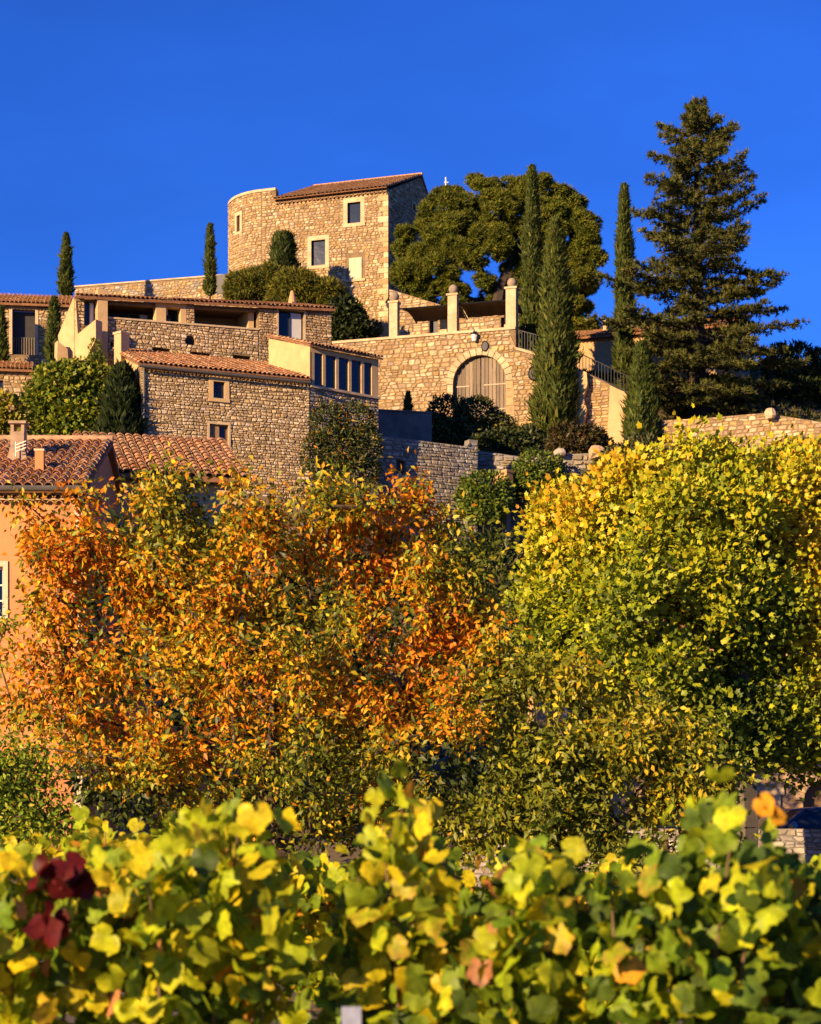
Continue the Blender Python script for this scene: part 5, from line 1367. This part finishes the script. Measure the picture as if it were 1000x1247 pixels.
mb.build('trunk', BARK_DARK, th)
n = 46000
ar = np.array([b[2] * b[3] for b in pine], float); pick = rng.choice(len(pine), n, p=ar / ar.sum()); B = np.array(pine, float)[pick]
# each bough is itself a bunch of small pads
pads = rdir(24 * len(pine)).reshape(len(pine), 24, 3); pk = rng.integers(0, 24, n)
pd = pads[pick, pk]; pd = pd * np.where(pd[:, 2:3] < -.2, .75, 1.0)
d = rdir(n)
Rv = np.stack([B[:, 2], B[:, 2], B[:, 3]], 1) * Yp / FPX
O = np.stack([(B[:, 0] - HX) * Yp / FPX, Yp + B[:, 4], CZ + (HY - B[:, 1]) * Yp / FPX], 1)
C = O + pd * Rv * .76 + d * Rv * .30 * rng.uniform(.6, 1, (n, 1))
ax = d * .8 + pd * .5 + np.array((0, 0, .5)) + rdir(n) * .3
foliage('crown', TUFT, C, ax, rdir(n), rng.uniform(.28, .46, n), mixcols(n, PINE, [3, 4, 2, 2], .22), NEEDLE, th)

# the big conifer (fir/cedar shape)
Yc = 104.5 * HK
top, bot = P(849, 122, Yc), P(850, 512, Yc)
th = tree_thing('cedar_tree', 'big tiered dark conifer with ragged branch tips above the roadside wall', Vector((bot.x, Yc, float(ground_z(bot.x, Yc)) - .2)))
mb = MB(); mb.tube([BASE[th.name], bot + (top - bot) * .15, bot + (top - bot) * .55, top], [.62, .5, .28, .04], 9)
hgt = top.z - bot.z; Cs, As, Us = [], [], []
prof_l = lambda t: np.interp(t, [0, .06, .12, .22, .3, .42, .55, .65, .72, .8, .88, .93, 1], [104, 112, 122, 124, 112, 108, 94, 74, 66, 50, 46, 16, 5])
nb = 134
for i in range(nb):
    t = .035 + .95 * (i + R.random() * .7) / nb
    az = i * 2.39996 + R.uniform(-.4, .4)
    L = float(prof_l(t)) / FPX * Yc * R.uniform(.55, 1.14)
    if t < .35 and math.cos(az) < -.3: L *= 1.16
    p0 = bot + (top - bot) * t
    dirv = Vector((math.cos(az), math.sin(az), 0)); slope = np.interp(t, [0, .5, 1], [-.10, .12, .7]) + R.uniform(-.1, .1)
    pts = []
    for k in range(6):
        f = k / 5
        pts.append(p0 + dirv * L * f + Vector((0, 0, L * (slope * f - .16 * f * f + .14 * f ** 4))))
    mb.tube(pts, [max(.03, .09 * (1 - t) + .02) * (1 - .85 * k / 5) for k in range(6)], 5)
    side = Vector((-dirv.y, dirv.x, 0))
    ntw = int(8 + L * 5.0)
    for k in range(ntw):
        f = .16 + .84 * (k + R.random()) / ntw
        q = pts[min(int(f * 5), 4)].lerp(pts[min(int(f * 5) + 1, 5)], f * 5 - int(f * 5)) if f < 1 else pts[5]
        s = R.choice((-1, 1)); tl = L * .30 * (1.15 - f) + .35
        tip = q + side * s * tl * R.uniform(.3, 1) + dirv * tl * R.uniform(.2, .7) + Vector((0, 0, R.uniform(-.22, .1)))
        if k % 2 == 0: mb.tube([q, tip], [.025, .01], 4, cap=False)
        for j in range(7):
            g = (j + R.random()) / 7
            Cs.append(tuple(q.lerp(tip, g) + Vector((R.gauss(0, .07), R.gauss(0, .07), R.gauss(.03, .07)))))
            a = (tip - q).normalized() + Vector((R.uniform(-.6, .6), R.uniform(-.6, .6), R.uniform(0, .9)))
            As.append(tuple(a))
mb.build('trunk', BARK_DARK, th)
C = np.array(Cs); n = len(C)
foliage('crown', TUFT_FLAT, C, np.array(As), rdir(n) * .5 + np.array((0, 0, 1)), rng.uniform(.24, .42, n), mixcols(n, [(.075, .085, .018), (.11, .115, .024), (.045, .055, .014), (.16, .145, .03)], [4, 4, 2, 1.5], .25), NEEDLE, th)

# ------------------------------------------------------------------ shrubs and hedges
GREEN = [(.09, .14, .016), (.14, .19, .02), (.05, .085, .012), (.20, .22, .025)]
DARKG = [(.03, .045, .012), (.045, .06, .014), (.02, .03, .01), (.06, .07, .016)]
OLIVE = [(.08, .09, .03), (.11, .115, .04), (.05, .06, .02), (.15, .13, .035)]
blob_plant('hedge', 'tall clipped dark green hedge beyond the big conifer', 110, [(952, 462, 22, 42, 0), (975, 460, 26, 44, .3), (1003, 465, 26, 42, 0), (1030, 470, 26, 40, 0), (985, 490, 40, 28, -.3)], 11000, DARKG, [3, 3, 1, 1], .34, SPRAY, NEEDLE, 'hedge', shell=.12)
blob_plant('ivy_tree', 'round leafy bright green tree in front of the annex', 83.6, [(70, 478, 38, 40, 0), (110, 480, 36, 38, .4), (50, 505, 26, 34, -.3), (95, 515, 40, 30, -.4), (65, 530, 34, 34, 0), (88, 460, 34, 24, .3), (130, 500, 24, 40, .4)], 9500, [(.13, .18, .015), (.22, .25, .018), (.07, .10, .012), (.32, .29, .02)], [3, 3, 2, 1], .2, LEAF_PLANE, None, 'tree', trunk=.16)
blob_plant('vine_bush', 'yellowing leafy climber under the annex window', 76, [(6, 500, 22, 22, 0), (-12, 515, 24, 28, 0), (24, 518, 16, 18, 0)], 1500, [(.2, .2, .02), (.34, .28, .02), (.1, .13, .015), (.45, .3, .02)], [3, 3, 2, 1], .22, LEAF_PLANE)
blob_plant('climbing_plant', 'small green climber at the foot of the stucco column', 84.6, [(116, 425, 7, 12, 0), (119, 438, 9, 10, 0), (113, 445, 9, 9, 0)], 500, GREEN, [3, 3, 2, 1], .17, LEAF_OVAL)
blob_plant('broom_bush', 'feathery olive bush spilling at the foot of the rounded tower', 113, [(305, 348, 26, 16, 0), (285, 352, 10, 14, 0), (328, 342, 20, 16, 0)], 4200, [(.11, .12, .016), (.16, .15, .018), (.07, .08, .014), (.2, .17, .02)], [3, 3, 2, 1], .42, TUFT_FLAT, NEEDLE, rough=.6)
blob_plant('broom_bush', 'larger olive bush under the thuja before the tower', 112, [(360, 352, 32, 22, 0), (395, 358, 26, 16, 0), (350, 370, 26, 20, 0), (405, 372, 22, 16, 0)], 6000, [(.12, .125, .016), (.17, .16, .018), (.08, .085, .013), (.22, .18, .02)], [3, 3, 2, 1], .42, TUFT_FLAT, NEEDLE)
blob_plant('dark_shrub', 'dark green shrub in the tower shadow beside the blue glazed door', 109.5, [(420, 385, 22, 22, 0), (432, 400, 20, 16, 0), (412, 405, 16, 16, 0)], 4200, DARKG, [3, 3, 1, 1], .34, LEAF_OVAL)
blob_plant('dark_shrub', 'small grey green shrub on the bare foot of the tower wall', 110.5, [(455, 400, 9, 9, 0), (446, 408, 10, 8, 0)], 700, OLIVE, [3, 2, 2, 1], .28, LEAF_OVAL)
blob_plant('oleander_bush', 'loose olive and amber bush under the five windows', 80, [(400, 520, 24, 28, 0), (430, 515, 26, 28, .2), (415, 548, 34, 30, -.2), (445, 545, 20, 28, 0), (385, 550, 18, 26, 0), (425, 575, 40, 25, 0)], 4200, [(.06, .075, .018), (.09, .10, .02), (.035, .05, .012), (.3, .2, .02), (.4, .15, .015)], [4, 3, 3, .8, .3], .26, LEAF_LONG)
blob_plant('laurel_bush', 'wide dark bush with yellowish sprigs before the arched door', 99, [(548, 505, 26, 22, 0), (580, 510, 26, 24, -.3), (535, 525, 20, 20, 0), (605, 522, 22, 18, 0), (560, 530, 34, 18, -.4)], 5600, [(.05, .065, .016), (.075, .09, .02), (.03, .042, .012), (.26, .22, .04)], [3, 3, 2, .9], .30, LEAF_LONG)
blob_plant('dark_shrub', 'low dark scrub spreading on the bank below the terrace wall corner', 98, [(615, 540, 36, 16, 0), (650, 545, 26, 14, 0), (590, 545, 26, 14, -.5), (640, 530, 18, 14, .6)], 4200, DARKG + [(.10, .10, .02)], [3, 3, 1, 1, .7], .26, LEAF_OVAL)
blob_plant('round_bush', 'rounded bright topped bush against the grey dry stone wall', 89.4, [(590, 596, 32, 22, 0), (575, 608, 22, 20, 0), (603, 610, 22, 22, 0), (590, 620, 30, 18, 0)], 4400, GREEN, [3, 3, 2, 1], .22, LEAF_OVAL)
blob_plant('round_bush', 'rounded bright bush overhanging the boulder wall', 91.2, [(655, 572, 32, 22, 0), (642, 585, 22, 18, 0), (672, 588, 22, 20, 0), (658, 600, 28, 14, 0)], 4400, GREEN, [3, 3, 2, 1], .22, LEAF_OVAL)
blob_plant('brown_bush', 'brownish dense bush at the foot of the wide cypress', 96, [(690, 535, 22, 18, 0), (715, 537, 24, 18, 0), (700, 547, 34, 14, -.2), (735, 545, 14, 12, 0)], 4600, [(.055, .045, .014), (.085, .06, .016), (.03, .03, .01), (.13, .08, .02)], [3, 3, 2, 1], .24, LEAF_OVAL)
blob_plant('olive_bush', 'grey green olive bush behind the plane tree crown', 88, [(782, 548, 26, 18, 0), (755, 562, 24, 18, 0), (735, 580, 26, 20, 0), (720, 600, 22, 20, 0), (765, 585, 40, 26, 0)], 5200, OLIVE, [3, 3, 2, 1], .25, LEAF_LONG)
blob_plant('olive_bush', 'grey green olive bush in front of the roadside wall', 90, [(868, 550, 26, 16, 0), (845, 560, 24, 18, 0), (890, 565, 30, 20, 0)], 3200, OLIVE, [3, 3, 2, 1], .25, LEAF_LONG)
blob_plant('ivy_patch', 'green leafy patch at the end of the roadside wall', 93, [(978, 548, 22, 14, 0), (1004, 552, 18, 16, 0), (950, 558, 22, 14, 0)], 2600, GREEN, [3, 2, 2, 1], .24, LEAF_OVAL)
blob_plant('hedge', 'added dark green hedge that darkens the gaps in the orange tree', 46, [(140, 740, 45, 110, 0), (215, 730, 60, 120, 0), (300, 730, 60, 120, .5), (395, 740, 60, 120, 0), (490, 755, 60, 110, .4), (590, 770, 60, 120, 0), (160, 900, 80, 110, 0), (330, 900, 110, 110, 0), (520, 900, 110, 110, 0)], 15000, [(.04, .06, .012), (.06, .08, .014), (.025, .04, .01), (.09, .10, .016)], [3, 3, 2, 1], .26, LEAF_LITE, None, 'hedge', hk=False)  # added backdrop: dark foliage makes the orange tree's gaps read as deep shade
# scrub over the slope
n = 26000
sx = rng.uniform(-34, 34, n); sy = np.where(rng.random(n) < .6, rng.uniform(58, 112, n), rng.uniform(113, 150, n)); sz_ = ground_z(sx, sy)
C = np.stack([sx, sy, sz_ + rng.random(n) * .25], 1)
fo = foliage('hillside_scrub', TUFT_FLAT, C, np.array((0, 0, 1.0)) + rdir(n) * .6, rdir(n), rng.uniform(.3, .7, n), mixcols(n, [(.07, .08, .02), (.13, .11, .035), (.04, .05, .015), (.18, .14, .05)], [3, 2, 3, 1]), NEEDLE, None)
tag(fo, 'patchy dry scrub and grass covering the hillside', 'scrub')

# ------------------------------------------------------------------ vineyard rows
VC = dict(yellow=(.58, .50, .015), lime=(.38, .45, .015), green=(.18, .275, .016), dark=(.075, .13, .014), orange=(.55, .27, .02), pink=(.50, .22, .09), red=(.085, .008, .008), crimson=(.17, .014, .010))
def vine(label, px, Y, shoots, pal, wts, nleaf, lsize, nparts, width_px, extra=None, seed=0, low=.35):
    """shoots: (px, py) tips of the canes; leaves hang along every cane"""
    base = Vector(P(px, 1000, Y)); base.z = 0
    th = thing('grape_vine', label, 'vine', base, 'grape vines of the vineyard')
    mb = MB(); mb.tube([base, base + Vector((.03, .02, .35)), base + Vector((-.02, 0, .62))], [.045, .035, .04], 8); mb.build('trunk', BARK, th)
    head = base + Vector((-.02, 0, .62)); Cs, As = [], []
    mbs = MB(); s = Y / FPX; pts_all = []
    for k, (sx, sy) in enumerate(shoots):
        tip = P(sx, sy + 24, Y); tip.y += R.uniform(-.45, .45); root = head + Vector(((tip.x - head.x) * .75, R.uniform(-.1, .1), R.uniform(0, .1)))
        mid = root.lerp(tip, .55) + Vector((R.uniform(-.06, .06), R.uniform(-.15, .15), 0))
        mbs.tube([head, root, mid, tip], [.013, .009, .007, .003], 6)
        pts_all.append((root, mid, tip))
    mbs.build('canes', WOOD_BROWN, th, 'stuff')
    n = nleaf
    k = rng.integers(0, len(pts_all), n); t = rng.random(n) ** .85
    A = np.array([[tuple(p) for p in q] for q in pts_all])[k]
    C = np.where((t < .5)[:, None], A[:, 0] + (A[:, 1] - A[:, 0]) * (t * 2)[:, None], A[:, 1] + (A[:, 2] - A[:, 1]) * (t * 2 - 1)[:, None])
    wx = width_px * s * (1.15 - .85 * t)
    C += np.stack([rng.normal(size=n) * wx * .5, rng.normal(size=n) * .24, rng.normal(size=n) * .07], 1)
    out = rdir(n); ax = out * .7 + np.array((0, -.25, -.55)); up = rdir(n) * 1.0 + np.array((-.3, -.5, .35))
    sz = rng.uniform(*lsize, n)
    names = list(pal); P_ = np.array([VC[x] for x in names]); w = np.array(wts, float)
    # upper leaves have turned further than the lower ones
    hfrac = np.clip((C[:, 2] - low) / (1.9 - low), 0, 1)
    noise = lump(C, 4.5, seed + 3) * .5
    idx = np.array([rng.choice(len(names), p=(lambda q: q / q.sum())(w * np.array([np.exp((.9 if nm in ('yellow', 'orange', 'lime', 'pink') else -.9) * (h * 1.6 - .8 + z)) for nm in names]))) for h, z in zip(hfrac, noise)])
    cols = np.clip(P_[idx] * rng.uniform(.8, 1.2, (n, 1)) * rng.uniform(.93, 1.07, (n, 3)), 0, .8)
    if extra:
        for (ex, ey, er, ec, sh_) in extra:
            o = P(ex, ey, Y); m = (np.hypot(C[:, 0] - o.x, C[:, 2] - o.z) < er * s) & (C[:, 1] < Y + .1) & (rng.random(n) < sh_)
            cols[m] = np.array(VC[ec]) * rng.uniform(.6, 1.3, (m.sum(), 1))
    if extra and any(e[3] == 'crimson' and e[2] > 20 for e in extra):   # the one shoot whose leaves turned deep red
        spots = [(45, 1065), (58, 1052), (78, 1050), (92, 1062), (88, 1080), (68, 1078), (50, 1082), (72, 1062), (98, 1074), (55, 1112), (68, 1122), (48, 1125), (60, 1135)]
        for q, (ex, ey) in enumerate(spots):
            C[q] = tuple(P(ex + R.uniform(-4, 4), ey, Y - .8 + R.uniform(-.08, .08))); cols[q] = np.array(VC['red' if q % 3 else 'crimson']) * R.uniform(.7, 1.3); sz[q] = R.uniform(.11, .15); up[q] = rdir(1)[0] * .6 + np.array((-.4, -.7, .35))
    nparts = min(nparts, n)
    vis = np.argsort(-(sz / C[:, 1]) - .004 * (C[:, 2] > .95))[:nparts]
    keep = np.ones(n, bool); keep[vis] = False
    fol = th
    if keep.any():
        fol = foliage('foliage', GRAPE[0], C[keep], ax[keep], up[keep], sz[keep], cols[keep], VLEAF, th)
    def rim(c):
        q = R.random()
        return np.array(c) * (1.5, 1.2, .8) if q < .5 else (np.array((.5, .25, .04)) if q < .6 and c[0] > .2 else np.array(c) * .8)
    leaf_parts(GRAPE, C[vis], ax[vis], up[vis], sz[vis], cols[vis], VLEAF, th, rim, palette=26)
big = (.095, .155)
Yv = 8.0
vine('grape vine with a few deep red leaves among yellow ones', 55, Yv, [(-40, 1040), (0, 1035), (40, 1030), (80, 1050), (115, 1030), (20, 1060), (150, 1040)], ('yellow', 'lime', 'green', 'dark', 'orange', 'pink'), (2.2, 4.2, 2.4, 1.4, .3, .12), 590, big, 300, 80, [(66, 1068, 22, 'crimson', .2), (215, 1150, 40, 'pink', .5)], 1)
vine('broad yellow grape vine with orange edged leaves in the front row', 265, Yv, [(190, 1010), (225, 985), (262, 962), (295, 957), (325, 990), (275, 980), (345, 1070), (180, 1040)], ('yellow', 'lime', 'green', 'dark', 'orange', 'pink'), (2.4, 4.2, 2.4, 1.4, .4, .15), 600, big, 300, 75, None, 2)
vine('tall yellow green grape vine with a long upright shoot tip', 490, Yv, [(435, 1040), (465, 980), (490, 940), (512, 965), (540, 1005), (498, 985), (430, 1085), (550, 1070)], ('yellow', 'lime', 'green', 'dark', 'orange'), (2.0, 4.2, 2.6, 1.6, .4), 590, big, 300, 70, [(530, 1035, 16, 'orange', .7), (510, 1145, 14, 'crimson', .5)], 3)
vine('rounded pale green grape vine with bronze leaves', 650, Yv, [(612, 1040), (640, 1010), (670, 1020), (688, 1065), (605, 1085), (655, 1040)], ('yellow', 'lime', 'green', 'dark', 'pink'), (.6, 2.8, 3.0, 2.2, .3), 540, big, 300, 70, None, 4)
vine('darker green grape vine with one high leafy shoot', 845, Yv - .4, [(740, 1055), (775, 1040), (820, 1000), (858, 958), (880, 965), (900, 1010), (845, 1005), (790, 1080)], ('yellow', 'lime', 'green', 'dark', 'orange'), (.25, 1.6, 3.4, 3.2, .12), 600, big, 300, 72, [(893, 995, 18, 'orange', .6), (905, 1035, 22, 'red', .5)], 5)
vine('green grape vine with orange and bronze leaves at the end of the front row', 985, Yv - .2, [(930, 1040), (965, 1020), (1000, 1035), (1030, 1050), (945, 1080), (985, 1070)], ('yellow', 'lime', 'green', 'dark', 'orange', 'pink'), (.25, 1.5, 3.0, 3.0, .5, .3), 540, big, 300, 75, [(960, 1095, 40, 'orange', .45)], 6)
small = (.11, .17)
for k, px in enumerate((-20, 110, 240, 370, 500, 630, 770, 900, 1010)):
    hi = (985, 975, 985, 1022, 1025, 1025, 1030, 1030, 1035)[k]
    vine(('second row grape vine peeping out behind the vine with deep red leaves', 'second row grape vine between the red leaved vine and the broad yellow one', 'second row grape vine behind the broad yellow vine', 'second row grape vine in the dip beside the broad yellow vine', 'second row grape vine behind the tall upright shoot', 'second row grape vine behind the rounded pale green vine', 'second row grape vine between the rounded vine and the high dark shoot', 'second row grape vine behind the darker green vine', 'second row grape vine in front of the stone parapet and car')[k], px, 13.5, [(px - 55, hi + 20), (px - 20, hi), (px + 20, hi + 8), (px + 55, hi + 15), (px, hi + 30)], ('yellow', 'lime', 'green', 'dark', 'orange'), (3.2, 3, 2, 1.2, .5), 420, small, 60, 60, None, 20 + k, .3)
b = P(428, 1226, 6.9)
th = thing('vineyard_stake', 'galvanised metal vineyard stake poking up among the front vines', 'stake', (b.x, 6.9, 0))
mb = MB(); Fm = Flat((b.x - .033, 6.9), (b.x + .033, 6.9))
mb.box(Fm, 0, .066, -.1, b.z, -.004, 0); mb.build('web', GALV, th)
for u_ in (0, .06):
    mb = MB(); mb.box(Fm, u_, u_ + .006, -.1, b.z - .002, -.04, -.0045); mb.build('flange', GALV, th)
mb = MB(); mb.box(Fm, .012, .054, b.z - .11, b.z - .085, .0005, .004); mb.build('notch', IRON, th)
